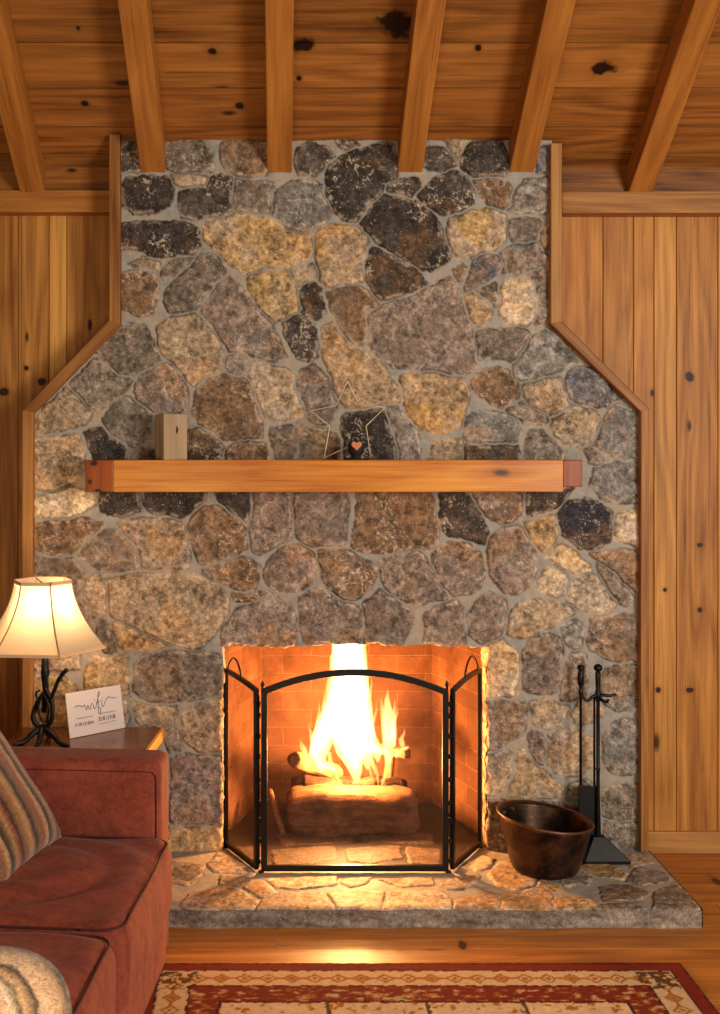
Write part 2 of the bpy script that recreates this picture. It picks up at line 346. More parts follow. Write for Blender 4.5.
# ------------------------------------------------------------------ stonework data (outlines of the stones on the chimney face)
CLS = dict(d0=(60, 50, 44), dk=(78, 65, 57), gb=(116, 101, 88), gr=(121, 113, 106), mv=(126, 106, 93), br=(120, 92, 68),
           oc=(160, 128, 86), go=(172, 132, 82), tn=(154, 130, 104), cr=(184, 160, 128), bl=(92, 91, 98), bk=(46, 42, 48), lt=(170, 150, 130))
STONES = [
('dk',[(121,144),(137,143),(138,172),(122,174)]),('gb',[(166,144),(185,146),(200,143),(211,147),(211,172),(200,174),(170,172)]),
('tn',[(171,174),(188,172),(206,174),(205,182),(190,186),(175,183)]),('br',[(222,144),(250,142),(265,146),(268,168),(262,174),(240,176),(227,173),(223,158)]),
('d0',[(123,186),(130,177),(150,177),(168,180),(172,192),(168,205),(155,211),(135,212),(124,205)]),
('dk',[(181,193),(190,190),(210,192),(213,176),(229,177),(230,212),(215,216),(195,218),(182,215)]),
('gb',[(236,182),(250,180),(262,181),(271,184),(271,196),(269,209),(255,212),(236,210)]),
('d0',[(121,226),(135,223),(165,223),(185,224),(197,230),(198,246),(192,254),(175,255),(150,253),(135,248),(121,247)]),
('oc',[(204,222),(225,217),(250,216),(262,218),(275,222),(290,232),(310,238),(311,250),(305,262),(285,268),(262,270),(245,272),(230,262),(215,250),(205,238)]),
('dk',[(297,150),(308,145),(325,149),(332,158),(322,168),(312,175),(300,173),(296,163)]),('dk',[(338,139),(355,137),(358,144),(347,147),(339,144)]),
('gr',[(275,192),(290,182),(310,181),(319,188),(326,205),(328,216),(315,227),(300,230),(285,227),(275,215),(273,202)]),
('d0',[(327,180),(330,165),(345,157),(358,149),(380,145),(393,146),(397,165),(395,178),(385,184),(378,195),(365,208),(356,219),(345,219),(335,210),(328,195)]),
('dk',[(387,184),(400,180),(415,180),(419,187),(412,194),(400,193),(390,190)]),
('oc',[(317,228),(330,224),(345,226),(360,229),(366,238),(364,255),(360,280),(345,283),(330,288),(321,283),(318,262)]),
('d0',[(362,222),(372,205),(385,196),(400,197),(415,203),(432,215),(443,235),(449,255),(445,262),(432,269),(420,267),(400,257),(375,238),(363,230)]),
('dk',[(425,149),(440,150),(453,158),(455,164),(443,169),(428,168),(424,160)]),('oc',[(447,142),(464,142),(462,150),(458,156),(451,149)]),
('d0',[(466,148),(478,142),(500,143),(506,155),(505,173),(492,177),(472,173),(463,166),(462,156)]),
('dk',[(421,192),(435,181),(455,171),(463,177),(472,185),(474,200),(462,207),(440,214),(430,207),(422,200)]),
('br',[(476,180),(495,180),(508,184),(508,205),(500,208),(488,202),(480,192)]),
('gr',[(510,210),(518,190),(525,182),(545,178),(551,182),(551,208),(540,213),(520,214)]),('bl',[(538,150),(550,148),(551,172),(540,172)]),
('oc',[(453,218),(475,211),(495,210),(504,218),(504,238),(495,246),(475,254),(458,258),(452,252),(447,235)]),
('gb',[(511,222),(525,217),(540,219),(543,225),(538,238),(525,243),(514,240),(510,232)]),('br',[(543,226),(551,228),(551,252),(545,250),(539,240)]),
('gr',[(502,255),(507,249),(520,245),(538,243),(549,256),(551,263),(535,268),(515,274),(504,273)]),
('bl',[(466,290),(468,275),(475,262),(490,255),(499,257),(500,268),(491,278),(478,284)]),('br',[(454,271),(462,266),(466,268),(463,280),(458,281)]),
('mv',[(365,312),(385,305),(410,297),(432,288),(450,279),(458,288),(461,305),(468,325),(474,340),(474,370),(450,370),(420,367),(395,366),(380,358),(369,345),(370,330)]),
('tn',[(465,297),(475,295),(487,305),(491,316),(483,325),(475,322),(468,310)]),('gb',[(481,291),(495,285),(497,300),(494,304),(487,297)]),
('cr',[(499,290),(510,279),(524,276),(533,285),(536,300),(533,318),(525,326),(508,323),(499,313)]),
('gb',[(528,274),(551,269),(551,318),(538,322),(540,300),(537,284)]),
('gb',[(478,358),(479,333),(500,331),(518,328),(527,334),(522,350),(515,359),(495,356)]),
('gr',[(514,377),(516,364),(526,350),(536,338),(548,330),(560,340),(570,350),(576,362),(560,368),(540,373),(520,379)]),
('gb',[(160,276),(168,265),(180,260),(192,259),(190,266),(178,273),(165,278)]),
('br',[(123,275),(140,270),(156,274),(157,288),(155,300),(152,312),(140,314),(124,307),(122,290)]),('oc',[(128,264),(145,260),(157,262),(157,271),(142,267)]),
('gb',[(165,303),(170,290),(180,276),(192,265),(205,255),(215,257),(225,270),(220,277),(210,287),(204,297),(195,308),(180,311),(168,310)]),
('mv',[(203,305),(210,295),(218,284),(228,279),(236,285),(245,297),(258,310),(270,325),(279,345),(286,356),(270,359),(245,354),(232,352),(222,335),(212,322),(203,312)]),
('tn',[(158,328),(170,320),(190,315),(202,322),(213,335),(222,350),(224,365),(220,372),(205,377),(193,383),(180,370),(168,358),(160,345)]),
('gb',[(105,343),(118,330),(130,323),(143,326),(150,340),(155,352),(158,362),(145,368),(132,374),(118,375),(105,365),(98,352)]),
('oc',[(250,275),(265,270),(283,269),(290,280),(295,295),(301,308),(290,315),(275,320),(262,311),(252,295)]),
('tn',[(291,273),(300,267),(312,266),(316,275),(311,280),(299,284),(294,280)]),('dk',[(303,290),(310,284),(320,289),(325,300),(327,310),(316,318),(305,315),(300,303)]),
('br',[(326,293),(340,288),(358,288),(368,295),(378,305),(370,310),(364,318),(365,330),(362,344),(352,341),(344,330),(336,315),(329,308)]),
('d0',[(367,262),(373,250),(385,252),(400,262),(415,271),(424,283),(415,291),(400,295),(385,300),(374,292),(368,278)]),
('dk',[(286,325),(295,318),(308,319),(314,330),(319,345),(317,355),(308,360),(298,357),(291,345),(286,335)]),
('oc',[(324,328),(333,326),(342,338),(352,348),(365,353),(378,362),(385,375),(397,392),(398,400),(385,402),(365,407),(350,408),(343,400),(336,385),(329,365),(321,350),(320,338)]),
('gb',[(226,362),(235,354),(245,355),(246,365),(238,374),(229,371),(225,368)]),
('br',[(196,400),(200,388),(210,379),(222,375),(235,380),(248,381),(253,395),(258,415),(261,434),(245,436),(228,439),(215,433),(201,424),(194,413)]),
('tn',[(249,365),(258,362),(272,368),(286,370),(292,385),(300,405),(303,414),(292,418),(275,419),(265,417),(260,405),(254,387)]),
('mv',[(296,385),(302,373),(312,366),(321,373),(328,386),(335,405),(335,415),(325,422),(314,423),(306,410),(301,396)]),
('dk',[(190,431),(200,429),(212,437),(221,447),(219,462),(190,462)]),('br',[(227,452),(235,445),(250,442),(263,444),(270,462),(226,462)]),
('gb',[(271,430),(285,425),(305,426),(325,429),(337,433),(341,445),(338,462),(282,462),(273,445)]),
('d0',[(342,425),(346,415),(360,411),(378,409),(386,418),(390,430),(394,445),(396,462),(345,462),(343,445)]),
('gr',[(387,411),(396,408),(405,420),(415,432),(417,445),(416,462),(401,462),(398,443),(392,425)]),
('go',[(403,378),(412,374),(430,375),(445,378),(463,381),(467,392),(464,410),(460,424),(448,429),(432,432),(420,427),(410,415),(405,395)]),
('tn',[(434,443),(450,439),(461,441),(463,462),(431,462)]),
('br',[(474,380),(485,369),(500,368),(510,374),(519,390),(514,402),(503,406),(490,402),(478,392),(473,388)]),
('gb',[(508,408),(520,403),(532,409),(545,418),(547,421),(535,424),(520,422),(509,414)]),
('tn',[(523,388),(540,382),(560,379),(563,392),(565,405),(570,406),(564,412),(550,413),(538,408),(527,398)]),
('bl',[(567,378),(576,366),(590,370),(600,377),(612,390),(618,398),(608,404),(595,405),(578,402),(569,393)]),
('gr',[(466,438),(467,420),(478,413),(500,414),(517,420),(520,432),(512,441),(490,442),(470,442)]),('dk',[(464,447),(515,446),(519,462),(467,462)]),
('gb',[(522,462),(526,445),(531,433),(542,431),(553,442),(563,455),(563,462)]),
('tn',[(552,423),(561,413),(575,408),(590,408),(597,418),(598,431),(591,442),(578,446),(566,442),(557,432)]),
('gr',[(601,429),(610,412),(620,405),(630,410),(639,420),(641,455),(625,459),(607,454),(598,445)]),('gb',[(585,450),(592,446),(602,455),(608,461),(600,464),(590,462)]),
('gb',[(72,385),(85,370),(98,359),(108,365),(118,376),(129,382),(121,392),(108,402),(96,411),(85,400)]),
('tn',[(36,425),(45,409),(58,396),(68,389),(78,399),(91,412),(85,421),(65,427),(48,432),(37,432)]),
('mv',[(136,388),(143,375),(158,366),(172,367),(183,380),(187,398),(185,411),(160,413),(148,405),(138,398)]),
('gb',[(105,420),(115,406),(127,399),(139,407),(149,418),(150,439),(135,446),(122,439),(110,430)]),
('d0',[(87,433),(100,429),(110,437),(124,448),(126,462),(97,462),(91,447)]),
('tn',[(34,441),(50,439),(77,437),(83,450),(84,469),(75,479),(60,485),(45,488),(35,485)]),('gb',[(132,461),(140,451),(152,448),(153,462)]),
('cr',[(33,500),(50,493),(75,489),(90,494),(92,504),(80,511),(55,515),(34,516)]),('d0',[(98,488),(137,488),(138,509),(120,515),(103,511)]),
('d0',[(142,488),(180,488),(205,490),(203,500),(190,509),(178,516),(160,513),(148,508)]),
('br',[(34,527),(55,522),(80,521),(100,524),(92,533),(80,544),(68,552),(50,554),(36,547)]),
('mv',[(80,557),(92,541),(105,531),(120,535),(134,545),(136,567),(120,572),(103,570),(90,561)]),
('tn',[(119,525),(135,521),(160,520),(181,523),(186,540),(188,560),(186,567),(165,569),(145,567),(140,550),(129,540)]),
('gb',[(34,561),(55,558),(72,561),(81,572),(79,590),(70,600),(50,600),(34,590)]),
('br',[(191,520),(205,508),(218,506),(232,517),(246,530),(247,545),(235,554),(215,561),(201,561),(191,545)]),
('dk',[(214,488),(249,488),(250,510),(244,521),(232,511),(221,500)]),
('mv',[(254,488),(289,488),(291,520),(290,539),(275,544),(258,552),(250,545),(252,520)]),
('mv',[(295,500),(300,488),(344,488),(346,520),(345,542),(325,545),(305,545),(296,535)]),
('mv',[(263,575),(270,561),(280,549),(300,546),(314,556),(317,572),(309,584),(295,591),(275,587),(264,580)]),
('br',[(206,571),(225,563),(244,559),(258,568),(259,580),(254,589),(235,591),(219,584)]),
('br',[(354,548),(357,520),(359,488),(425,488),(432,505),(436,530),(434,545),(425,548),(412,547),(395,551),(375,551)]),
('br',[(318,552),(335,549),(355,554),(374,566),(375,575),(369,587),(358,598),(343,599),(331,588),(321,575)]),
('mv',[(380,562),(396,556),(418,551),(427,562),(432,575),(443,592),(443,597),(430,599),(415,604),(401,599),(387,588),(380,575)]),
('dk',[(441,488),(463,488),(479,515),(487,535),(485,541),(465,537),(446,533),(440,520)]),
('mv',[(435,553),(450,543),(468,546),(479,555),(484,572),(480,584),(471,592),(455,594),(443,584),(435,570)]),
('br',[(472,488),(521,488),(521,515),(512,523),(500,523),(489,514),(478,504)]),('d0',[(528,488),(572,488),(560,503),(545,510),(530,512)]),
('mv',[(488,560),(491,541),(500,529),(515,526),(526,533),(534,550),(533,570),(529,586),(520,592),(506,591),(495,579),(489,570)]),
('oc',[(528,525),(540,520),(554,518),(558,530),(554,544),(545,551),(534,544),(529,535)]),
('bk',[(559,525),(561,513),(570,503),(585,501),(600,503),(610,512),(611,530),(607,541),(595,547),(580,548),(569,538)]),
('gr',[(592,485),(594,469),(605,464),(625,463),(641,464),(641,502),(620,502),(602,497)]),
('cr',[(614,530),(618,516),(630,512),(641,512),(641,544),(625,540),(615,539)]),('cr',[(548,555),(560,546),(575,556),(587,565),(588,570),(577,574),(563,566)]),
('mv',[(593,555),(605,553),(641,553),(641,590),(632,588),(618,574),(601,561)]),('mv',[(596,563),(610,573),(624,588),(631,600),(625,605),(613,597),(603,581)]),
('cr',[(541,581),(546,567),(557,568),(566,577),(564,591),(555,595),(543,589)]),('cr',[(569,600),(576,581),(590,577),(601,581),(609,592),(615,604),(605,610),(590,611),(576,607)]),
('tn',[(509,634),(511,616),(520,604),(540,601),(560,604),(572,612),(564,619),(545,629),(530,636),(516,636)]),
('mv',[(470,634),(469,616),(478,602),(491,594),(503,601),(506,612),(501,627),(495,639),(480,641)]),
('mv',[(426,642),(426,616),(440,606),(454,603),(461,610),(461,625),(463,642)]),
('mv',[(366,605),(380,591),(395,601),(411,610),(410,625),(402,642),(380,642),(364,642),(367,625)]),
('mv',[(299,600),(311,590),(325,591),(335,601),(350,606),(361,611),(363,625),(360,642),(306,642),(300,620)]),
('mv',[(223,625),(236,611),(255,604),(280,599),(289,606),(293,620),(294,642),(260,642),(224,642)]),
('br',[(229,590),(245,595),(262,594),(272,594),(268,598),(250,600),(236,600)]),
('tn',[(108,580),(120,575),(150,573),(180,573),(204,576),(220,586),(227,600),(224,620),(213,634),(200,647),(180,645),(150,634),(128,624),(114,616),(109,605)]),
('oc',[(114,623),(128,630),(150,639),(168,646),(150,650),(124,650),(117,638)]),('tn',[(85,580),(98,576),(104,585),(103,610),(95,620),(88,600)]),
('gb',[(100,620),(107,624),(114,645),(116,652),(106,654),(99,636)]),('gb',[(144,656),(160,653),(190,655),(218,655),(220,690),(205,699),(180,701),(150,701),(135,690),(136,666)]),
('oc',[(84,672),(95,658),(125,656),(127,675),(126,692),(110,696),(86,690)]),('tn',[(183,715),(195,706),(220,701),(220,725),(220,749),(200,750),(185,740)]),
('tn',[(131,701),(150,706),(177,707),(176,720),(160,727),(140,722)]),('gb',[(163,736),(172,729),(179,736),(181,747),(170,750)]),
('mv',[(172,760),(185,756),(219,758),(220,790),(220,824),(190,826),(172,821)]),('oc',[(168,829),(220,828),(220,852),(168,853)]),
('tn',[(35,606),(60,604),(84,601),(87,620),(60,639),(35,639)]),('tn',[(35,645),(78,646),(77,668),(60,671),(35,669)]),
('oc',[(35,676),(60,677),(74,690),(71,728),(35,731)]),('tn',[(80,699),(100,701),(124,703),(127,720),(121,734),(82,734)]),
('mv',[(35,740),(100,740),(155,756),(163,795),(35,798)]),('gb',[(35,806),(160,802),(160,850),(35,850)]),
('cr',[(488,695),(488,645),(500,643),(511,649),(520,660),(518,685),(516,696),(505,697)]),
('mv',[(523,655),(531,641),(545,634),(560,641),(561,655),(558,675),(553,690),(540,693),(526,689),(521,678)]),('gr',[(565,626),(575,621),(582,628),(582,645),(575,649),(567,644)]),
('mv',[(592,621),(605,617),(641,617),(641,658),(620,660),(606,657),(593,650),(589,635)]),('mv',[(563,690),(566,666),(572,656),(584,656),(586,670),(582,694),(571,699),(562,699)]),
('gr',[(601,690),(604,673),(615,667),(641,667),(641,709),(618,709),(606,704)]),('tn',[(531,715),(532,702),(545,699),(557,706),(567,709),(562,721),(550,726),(536,725)]),
('tn',[(573,715),(581,702),(596,704),(603,712),(594,721),(576,725)]),('mv',[(488,747),(488,703),(500,702),(524,704),(525,718),(521,734),(508,741),(495,748)]),
('mv',[(528,735),(535,731),(542,734),(543,750),(540,763),(534,757)]),('tn',[(547,736),(560,731),(578,731),(591,740),(591,764),(579,774),(561,774),(549,766)]),
('gr',[(605,760),(606,736),(612,724),(625,720),(641,722),(641,771),(620,773),(611,770)]),('gb',[(604,815),(604,792),(612,787),(641,785),(641,816),(620,817)]),
('gb',[(604,845),(606,824),(625,826),(641,823),(641,850),(604,850)]),('tn',[(489,796),(489,759),(500,754),(510,753),(508,775),(502,794)]),
('tn',[(508,797),(516,776),(518,753),(522,751),(534,766),(549,779),(563,790),(559,798)]),('gb',[(569,800),(573,786),(585,782),(597,789),(597,850),(570,850)]),
('br',[(488,850),(489,803),(503,801),(519,804),(519,850)]),('br',[(524,850),(525,804),(564,804),(566,850)]),
]
HEARTH = [
('tn',[(272,850),(330,846),(338,858),(300,864),(275,864)]),('tn',[(345,848),(398,846),(402,858),(372,862),(348,860)]),('tn',[(408,847),(440,850),(440,864),(410,862)]),('tn',[(236,848),(262,846),(264,862),(245,858)]),('tn',[(280,834),(350,832),(352,842),(285,845)]),('tn',[(360,832),(430,834),(432,843),(365,842)]),
('tn',[(208,864),(220,852),(245,866),(252,873),(217,872)]),('tn',[(245,876),(222,875),(220,884),(240,885),(252,879)]),('gb',[(172,862),(203,864),(199,876),(186,885),(173,883)]),
('tn',[(190,893),(222,887),(238,889),(256,901),(252,909),(185,909),(182,905)]),('tn',[(244,886),(262,881),(275,892),(263,898)]),('cr',[(268,879),(335,877),(337,884),(300,889),(276,887)]),
('tn',[(262,901),(282,893),(320,892),(329,898),(334,909),(258,909)]),('cr',[(328,893),(345,889),(383,891),(383,898),(377,909),(340,909)]),('tn',[(345,879),(371,877),(365,884),(351,886),(343,882)]),
('tn',[(380,879),(430,877),(432,884),(400,886)]),('cr',[(390,891),(440,891),(451,899),(449,909),(385,909)]),('tn',[(441,884),(455,878),(477,875),(477,882),(462,889),(449,889)]),
('tn',[(462,867),(482,857),(495,859),(487,868),(478,871)]),('oc',[(489,874),(500,861),(543,867),(534,883),(522,892),(501,887)]),('tn',[(458,899),(490,892),(498,895),(498,909),(455,909)]),
('oc',[(502,896),(525,889),(545,887),(551,898),(547,909),(505,909)]),('oc',[(538,879),(559,884),(562,889),(548,891),(537,886)]),('oc',[(554,898),(580,897),(597,903),(599,909),(557,910)]),
('oc',[(577,867),(600,861),(627,872),(624,879),(590,874)]),('gb',[(556,875),(589,877),(587,884),(566,886)]),('gb',[(600,886),(630,885),(648,892),(639,900),(605,900)]),
('gb',[(601,904),(640,903),(649,910),(605,910)]),('gb',[(638,867),(664,873),(671,880),(645,885),(629,880)]),('gb',[(655,893),(677,885),(691,898),(698,909),(655,910)]),('tn',[(620,857),(640,853),(654,862),(632,867)]),
('tn',[(120,856),(165,856),(160,880),(110,882)]),('tn',[(60,890),(110,888),(165,890),(170,908),(40,908)]),('gb',[(40,856),(105,856),(95,880),(30,884)]),
]
K_ALB = 1.42
MORTAR = (134, 127, 119)

def grow_poly(p, g):
    """mitred outward offset"""
    n = len(p); A = sum(p[i][0] * p[(i + 1) % n][1] - p[(i + 1) % n][0] * p[i][1] for i in range(n)); sg = 1 if A > 0 else -1
    out = []
    for i in range(n):
        a, b, c = np.array(p[i - 1], float), np.array(p[i], float), np.array(p[(i + 1) % n], float)
        u = (b - a) / max(np.hypot(*(b - a)), 1e-6); v = (c - b) / max(np.hypot(*(c - b)), 1e-6)
        n1 = np.array([u[1], -u[0]]) * sg; n2 = np.array([v[1], -v[0]]) * sg; m = n1 + n2; l = max(np.hypot(*m), .7); m = m / l
        out.append(tuple(b + m * g * min(1.8, 1 / max(float(m @ n1), .5))))
    return out

def stone_field(polys, X, Y, warp, seed, bevel=4.0, hmin=0.6, hmax=1.0, grow=3.0, gap=1.1, anis=1.0):
    """X, Y: pixel-like coordinates of every grid vertex. Returns height 0..~1, stoneness, colour."""
    wx = (fbm(X / 14, Y / 14, seed, 3) - 0.5) * 2 * warp + (fbm(X / 4, Y / 4, seed + 5, 2) - 0.5) * 1.8
    wy = (fbm(X / 14, Y / 14, seed + 31, 3) - 0.5) * 2 * warp + (fbm(X / 4, Y / 4, seed + 37, 2) - 0.5) * 1.8
    A, B = X + wx, Y + wy
    best = np.full(X.shape, -40.); sec = np.full(X.shape, -40.); sid = np.full(X.shape, -1)
    grown = []
    for k, (cls, pts) in enumerate(polys):
        p = chaikin(grow_poly(pts, grow), 0.09); grown.append(p)
        xs = [q[0] for q in p]; ys = [q[1] for q in p]
        j0, j1 = np.searchsorted(Y[:, 0] if Y[0, 0] < Y[-1, 0] else -Y[:, 0], ([min(ys) - 14, max(ys) + 14] if Y[0, 0] < Y[-1, 0] else [-max(ys) - 14, -min(ys) - 14])) if anis == 1.0 else (0, X.shape[0])
        m = np.zeros(X.shape, bool); m[j0:j1] = (A[j0:j1] > min(xs) - 12) & (A[j0:j1] < max(xs) + 12) & (B[j0:j1] > min(ys) - 12) & (B[j0:j1] < max(ys) + 12)
        if not m.any(): continue
        a, b = A[m], B[m]
        d = poly_sdf(p, a, b) - 2.4 * (fbm(a / 11 + k, b / 11, seed + 120, 3) - 0.5) - 1.4 * (vnoise(a / 2.6, b / 2.6, seed + 130) - 0.5)
        up = d > best[m]; s_ = sec[m]; b_ = best[m]; i_ = sid[m]
        sec[m] = np.where(up, b_, np.maximum(s_, d)); best[m] = np.where(up, d, b_); sid[m] = np.where(up, k, i_)
    D_ = np.minimum(best, (best - sec) / 2 - gap)
    hgt = np.zeros(X.shape); rgb = np.zeros(X.shape + (3,)); sat = sstep(-0.7, 0.7, D_)
    nb = fbm(X / 22, Y / 22, seed + 60, 4); nc = fbm(X / 8, Y / 8, seed + 70, 4, .65); nd = fbm(X / 34, Y / 34, seed + 80, 3)
    ng = fbm(X / 3.2, Y / 3.2, seed + 75, 3, .7); nh = fbm(X / 28, Y / 28, seed + 85, 3)
    ridge = fbm(X / 16, Y / 16, seed + 90, 5, 0.6); rmask = fbm(X / 30, Y / 30, seed + 95, 2)
    rs = np.random.RandomState(seed)
    for k, (cls, pts) in enumerate(polys):
        r = rs.rand(10); m = (sid == k) & (D_ > -1.2)
        if not m.any(): continue
        p = grown[k]; cx, cy = np.mean([q[0] for q in p]), np.mean([q[1] for q in p]); a, b, d = A[m], B[m], D_[m]
        ox, oy = r[8] * 90, r[9] * 90
        h = (1 - (1 - np.clip((d + 0.3) / bevel, 0, 1)) ** 2.5) * (hmin + (hmax - hmin) * r[0])
        h = h * (1 + ((a - cx) * (r[1] - 0.5) + (b - cy) * (r[2] - 0.5)) * 0.016)
        h = h + sstep(0, 5, d) * ((nb[m] - 0.5) * 0.9 + (nc[m] - 0.5) * 0.7 + (ng[m] - .5) * .25)
        base = lin(CLS[cls]) * (0.88 + 0.28 * r[3])
        v = 1 + (nb[m] - 0.5) * 1.3 + (nc[m] - 0.5) * 1.15 + (ng[m] - 0.5) * 1.5
        v = np.clip(v, 0.28, 2.1)
        c = base[None, :] * v[:, None]
        oc = sstep(0.50, 0.64, nd[m]) * 0.5 * (0.2 + r[4])
        c = c * (1 - oc[:, None]) + (lin((152, 110, 68)) * (0.7 + 0.5 * r[5]))[None, :] * oc[:, None] * v[:, None] * (base.mean() / 0.14) ** 0.6
        gr = sstep(0.50, 0.62, nh[m]) * 0.6 * r[6]
        c = c * (1 - gr[:, None]) + (lin((126, 113, 104)))[None, :] * gr[:, None] * v[:, None] * (base.mean() / 0.14) ** 0.7
        dkf = sstep(0.5, 0.66, nb[m]) * (0.6 if cls in ('d0', 'dk') else 0.42 if cls not in ('oc', 'go', 'tn', 'cr') else .2)
        c = c * (1 - dkf[:, None])
        vein = np.exp(-((ridge[m] - 0.5) / 0.012) ** 2) * sstep(0.46, 0.6, rmask[m]) * (0.8 if cls in ('d0', 'dk', 'br') else 0.5)
        c = c * (1 - vein[:, None]) + lin((200, 178, 156))[None, :] * vein[:, None]
        rim = np.exp(-((d - 1.6) / 1.4) ** 2) * sstep(0.45, 0.58, nc[m]) * 0.5
        c = c * (1 - rim[:, None]) + lin((190, 166, 142))[None, :] * rim[:, None]
        hgt[m] = h; rgb[m] = c
    mort = lin(MORTAR)[None, None, :] * (0.66 + 0.5 * fbm(X / 12, Y / 12, seed + 7, 4) + 0.24 * ng)[..., None]
    wm = sstep(.45, .65, fbm(X / 26, Y / 26, seed + 8, 3))[..., None] * .5
    mort = mort * (1 - wm) + lin((164, 142, 120))[None, None, :] * .9 * wm
    crack = np.exp(-((D_ - 0.1) / 0.8) ** 2) * sstep(0.44, 0.60, fbm(X / 16, Y / 16, seed + 11, 2))
    mh = (fbm(X / 10, Y / 10, seed + 3, 4) - 0.5) * 0.5 + .18 - 0.4 * crack
    hgt = hgt * sat + mh * (1 - sat)
    rgb = rgb * sat[..., None] + mort * (1 - sat)[..., None]
    rgb = rgb * (1 - 0.6 * crack[..., None])
    return hgt, sat, np.clip(rgb * K_ALB, 0.004, 0.85)

def grid_mesh(name, V, keep, rgb, sat, mat, parent):
    """V: (ny,nx,3) vertices; keep: (ny-1,nx-1) faces kept"""
    ny, nx = V.shape[:2]
    idx = np.arange(ny * nx).reshape(ny, nx)
    q = np.stack([idx[:-1, :-1], idx[:-1, 1:], idx[1:, 1:], idx[1:, :-1]], -1)[keep]
    used = np.unique(q); remap = np.full(ny * nx, -1); remap[used] = np.arange(len(used))
    q = remap[q]
    me = bpy.data.meshes.new(name)
    me.vertices.add(len(used)); me.vertices.foreach_set('co', V.reshape(-1, 3)[used].astype(np.float32).ravel())
    me.loops.add(q.size); me.loops.foreach_set('vertex_index', q.ravel().astype(np.int32))
    me.polygons.add(len(q)); me.polygons.foreach_set('loop_start', (np.arange(len(q)) * 4).astype(np.int32))
    me.polygons.foreach_set('loop_total', np.full(len(q), 4, np.int32))
    me.update(calc_edges=True)
    c = np.concatenate([rgb.reshape(-1, 3)[used], np.ones((len(used), 1))], 1)
    at = me.color_attributes.new('albedo', 'FLOAT_COLOR', 'POINT'); at.data.foreach_set('color', c.astype(np.float32).ravel())
    if sat is not None:
        a2 = me.attributes.new('stoneness', 'FLOAT', 'POINT'); a2.data.foreach_set('value', sat.reshape(-1)[used].astype(np.float32))
    return link(name, me, mat, parent, smooth=True)
random.seed(7)
# ------------------------------------------------------------------ materials in use
SL = math.radians(34.29); CS, SN = math.cos(SL), math.sin(SL)
WALL_Y = 4.15
def kn(px, py, D, rx, rz): p = P(px, py, D); return (p.x, p.y, p.z, rx, rz)
def on_ceiling(px, py, rx, ry):
    # the ceiling plane: z = 2.644 + (4 - y) * tan
    q = (PY - py) / F; D = (2.644 + 4 * math.tan(SL) - H) / (q + math.tan(SL)); p = P(px, py, D); return (p.x, p.y, p.z, rx, ry)
w_wall = wood('wall_pine', (116, 62, 22), (228, 160, 84), rough=0.5, knot=0.22, tintamt=0.42, knots=[
    kn(690, 377, WALL_Y, .014, .018), kn(700, 610, WALL_Y, .010, .010), kn(658, 690, WALL_Y, .010, .010), kn(690, 690, WALL_Y, .013, .009),
    kn(652, 392, WALL_Y, .008, .014), kn(700, 545, WALL_Y, .012, .008), kn(42, 382, WALL_Y, .014, .014), kn(4, 392, WALL_Y, .020, .014), kn(26, 368, WALL_Y, .009, .009),
    kn(90, 325, WALL_Y, .007, .022), kn(665, 590, WALL_Y, .008, .008)])
w_ceil = wood('ceiling_pine', (80, 42, 16), (198, 128, 64), rough=0.5, knot=0.16, tintamt=0.35, knots=[
    on_ceiling(303, 44, .034, .016), on_ceiling(397, 24, .058, .026), on_ceiling(604, 67, .040, .016), on_ceiling(213, 51, .016, .008), on_ceiling(240, 106, .014, .008),
    on_ceiling(299, 78, .010, .007), on_ceiling(78, 28, .007, .006), on_ceiling(85, 104, .012, .006), on_ceiling(478, 48, .010, .008)])
w_beam = wood('beam_pine', (124, 66, 26), (208, 140, 68), rough=0.5, knot=0.14, tintamt=0.12, grain=0.8)
w_trim = wood('trim_pine', (116, 66, 28), (206, 146, 86), rough=0.5, knot=0.25, tintamt=0.3)
w_floor = wood('floor_pine', (120, 60, 18), (224, 144, 60), rough=0.46, knot=0.22, tintamt=0.25, spec=0.6, knots=[(1.535, 3.87, 0.0, .014, .006), (0.56, 3.37, 0.0, .010, .006)])
w_mantel = wood('mantel_wood', (160, 62, 10), (255, 178, 72), rough=0.34, knot=0.1, tintamt=0.05, grain=0.9, spec=0.3)
w_mend = wood('mantel_end_wood', (92, 34, 6), (190, 96, 30), rough=0.36, knot=0.1, tintamt=0.05, grain=0.5, spec=0.25, knots=[
    kn(94, 463, 3.82, .010, .008), kn(90, 482, 3.82, .007, .009), kn(98, 491, 3.82, .009, .006)])
w_table = wood('side_table_wood', (58, 26, 12), (134, 74, 36), rough=0.22, knot=0.15, tintamt=0.1, grain=0.6, spec=0.6)
w_live = wood('side_table_edge', (190, 104, 36), (240, 176, 96), rough=0.4, knot=0.0, tintamt=0.1)
w_block = wood('weathered_wood', (140, 114, 92), (204, 176, 150), rough=0.75, knot=0.0, tintamt=0.05, spec=0.15)
m_stone = stone_mat('fieldstone')
m_hearth = stone_mat('hearth_flagstone', 0.002, 0.62)
m_iron = plain('black_iron', (24, 21, 20), 0.42, 0.6, noise=0.3, nscale=60, bump=0.15)
m_screen = plain('black_screen_metal', (20, 17, 16), 0.38, 0.5)
m_wire = plain('aged_brass_wire', (206, 176, 136), 0.4, 0.5)
m_dark = plain('matte_black', (22, 20, 19), 0.7, noise=0.2)

